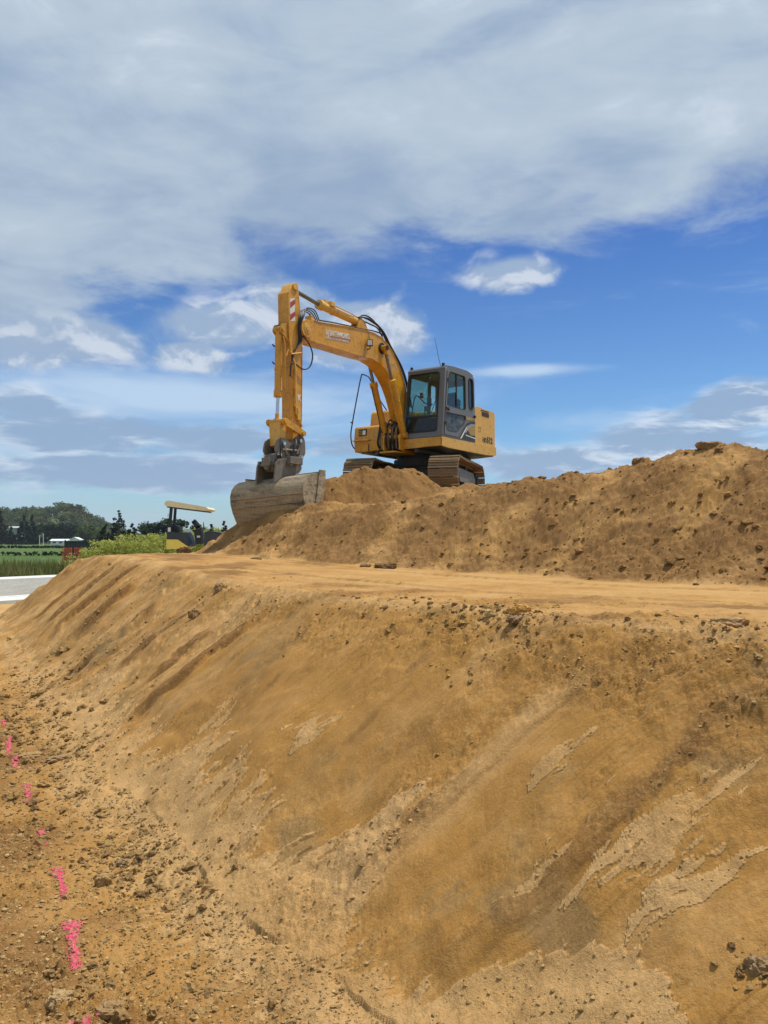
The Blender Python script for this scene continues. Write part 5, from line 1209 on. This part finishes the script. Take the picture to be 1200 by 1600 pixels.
# low woods and blue hills in the far distance
x_ = np.linspace(-2600, 2600, 260); hs_ = 26+26*fbm(x_/420, x_*0, 4, 500)+10*perlin(x_/60, x_*0, 510); hs_ += 34*np.exp(-((x_+1130)/90)**2)+38*np.exp(-((x_+640)/110)**2)+20*np.exp(-((x_+980)/80)**2)
rows = []
for k, (yy, f) in enumerate(((2600, 0), (2850, .55), (3100, 1), (3600, .5), (4200, 0))): rows.append(np.stack([x_*1.15, np.full_like(x_, yy), np.clip(hs_, 6, 99)*f-1], -1))
Vh = np.concatenate(rows); ii, jj = np.meshgrid(np.arange(4), np.arange(259), indexing='ij'); q0 = (ii*260+jj).ravel()
tag(np_mesh('far_hills', Vh, np.stack([q0, q0+1, q0+261, q0+260], -1), grass_mat('far_hill_cover', (.04, .07, .03), (.07, .10, .045), .01)), kind='structure')

# buildings and small things in the distance
WB = mat_simple('white_wall', (.74, .75, .74), .7, grime=.15, gscale=.5); ROOFW = mat_simple('white_roof', (.80, .81, .80), .5, grime=.1, gscale=.5); GRB = mat_simple('grey_roof', (.42, .44, .44), .6, grime=.2, gscale=.3); WINM = mat_simple('dark_window', (.03, .035, .04), .2, grime=.1)
def house(x, y, wx, wy, hw, hr_, label, roofm, wallm, z=-.06, name='white_building', gable_x=False):
    root = empty(name, (x, y, z)); tag(root, label, 'building')
    m_ = MB(); m_.box((0, 0, hw/2), (wx, wy, hw)); wl_ = m_.build('wall', wallm, root)
    m_ = MB()
    if gable_x: m_.xz([(-wx/2-.4, hw), (0, hw+hr_), (wx/2+.4, hw), (wx/2+.4, hw+.15), (0, hw+hr_+.15), (-wx/2-.4, hw+.15)], -wy/2-.4, wy/2+.4); m_.xz([(-wx/2, hw), (wx/2, hw), (0, hw+hr_)], -wy/2, wy/2)
    else: m_.yz([(-wy/2-.4, hw), (0, hw+hr_), (wy/2+.4, hw)], -wx/2-.4, wx/2+.4)
    m_.build('roof', roofm, root)
    for k in range(int(wx/2.6)):
        q = MB(); q.box((-wx/2+1.5+2.6*k, -wy/2-.02, hw*.55), (1.3, .06, hw*.35)); q.build('window', WINM, root)
    return root
house(-133.3, 330, 6.6, 4, 1.7, .7, 'long low white building with a shallow roof at the foot of the hill', ROOFW, WB)
house(-128.0, 333, 3.8, 4, 2.0, 1.0, 'white gabled building at the right end of the long low one', ROOFW, WB, gable_x=True)
house(-172.3, 372, 6.2, 6, 7.6, .8, 'pale two storey house with a flat roof between dark conifers', GRB, mat_simple('pale_house_wall', (.30, .33, .30), .8, grime=.2), name='pale_house')
for k, (x_, h_, lab) in enumerate(((-129.1, 3.6, 'left one of the two slim white poles by the dark trees'), (-127.7, 4.2, 'right one of the two slim white poles by the dark trees'))):
    m_ = MB(); m_.cyl((0, 0, 0), (0, 0, h_), .12, 8); m_.box((0, 0, h_), (.3, .3, .2)); o = m_.build('white_pole', WB); o.location = (x_, 300, -.06); tag(o, lab, 'pole', 'white poles at the edge of the pasture')
# dark panel fence
root = empty('panel_fence', (-23.9, 62, -.06)); tag(root, 'dark grey panel fence behind the orange mesh', 'fence')
m_ = MB()
for k in range(46): m_.box((k*.055*2-.8, .01*(k % 2), .84), (.105, .02, 1.62))
m_.box((1.7, -.03, 1.58), (5.1, .04, .06)); m_.build('panel', mat_simple('dark_fence_paint', (.035, .038, .042), .6, grime=.15), root)
for k in range(3):
    q = MB(); q.box((-.8+2.5*k, .05, .87), (.08, .08, 1.74)); q.build('post', DARKG, root)
# orange safety mesh
OR = mat_simple('orange_mesh', (.80, .13, .03), .6, grime=.2, gscale=2)
def mesh_fence(x0, x1, y, label):
    root = empty('safety_fence', (x0, y, -.06)); tag(root, label, 'fence', 'orange safety mesh by the weeds')
    m_ = MB(); L_ = x1-x0; nx = int(L_/.05)
    for i in range(nx+1):
        xx = L_*i/nx; m_.box((xx, .03*math.sin(i*.5), .68), (.012, .006, 1.2))
    for j in range(21): m_.tube([(L_*i/8, .03*math.sin(i*nx/8*.5), .09+.06*j+.02*math.sin(i*1.3)) for i in range(9)], .008, 4)
    m_.build('mesh', OR, root)
    for xx in (0, L_):
        q = MB(); q.cyl((xx, 0, 0), (xx, 0, 1.32), .014, 8); q.build('post', OR, root)
mesh_fence(-16.05, -15.6, 40, 'left piece of orange safety mesh standing in the grass')
mesh_fence(-15.3, -14.95, 39.6, 'right piece of orange safety mesh half hidden by weeds')

# ------------------------------------------------------------------ air
m = bpy.data.materials.new('haze_air'); m.use_nodes = True; t = NT(m.node_tree); t.n.clear()
pv = t.new('ShaderNodeVolumePrincipled'); pv.inputs['Color'].default_value = (.80, .88, 1, 1); pv.inputs['Density'].default_value = .00014; pv.inputs['Anisotropy'].default_value = .2
o_ = t.new('ShaderNodeOutputMaterial'); t.l.new(pv.outputs[0], o_.inputs['Volume'])
hz_b = MB(); hz_b.box((0, 0, 69), (9600, 9600, 142)); hzo = hz_b.build('haze', m); tag(hzo, kind='stuff'); hzo['label'] = 'thin pale blue haze over the distant country'
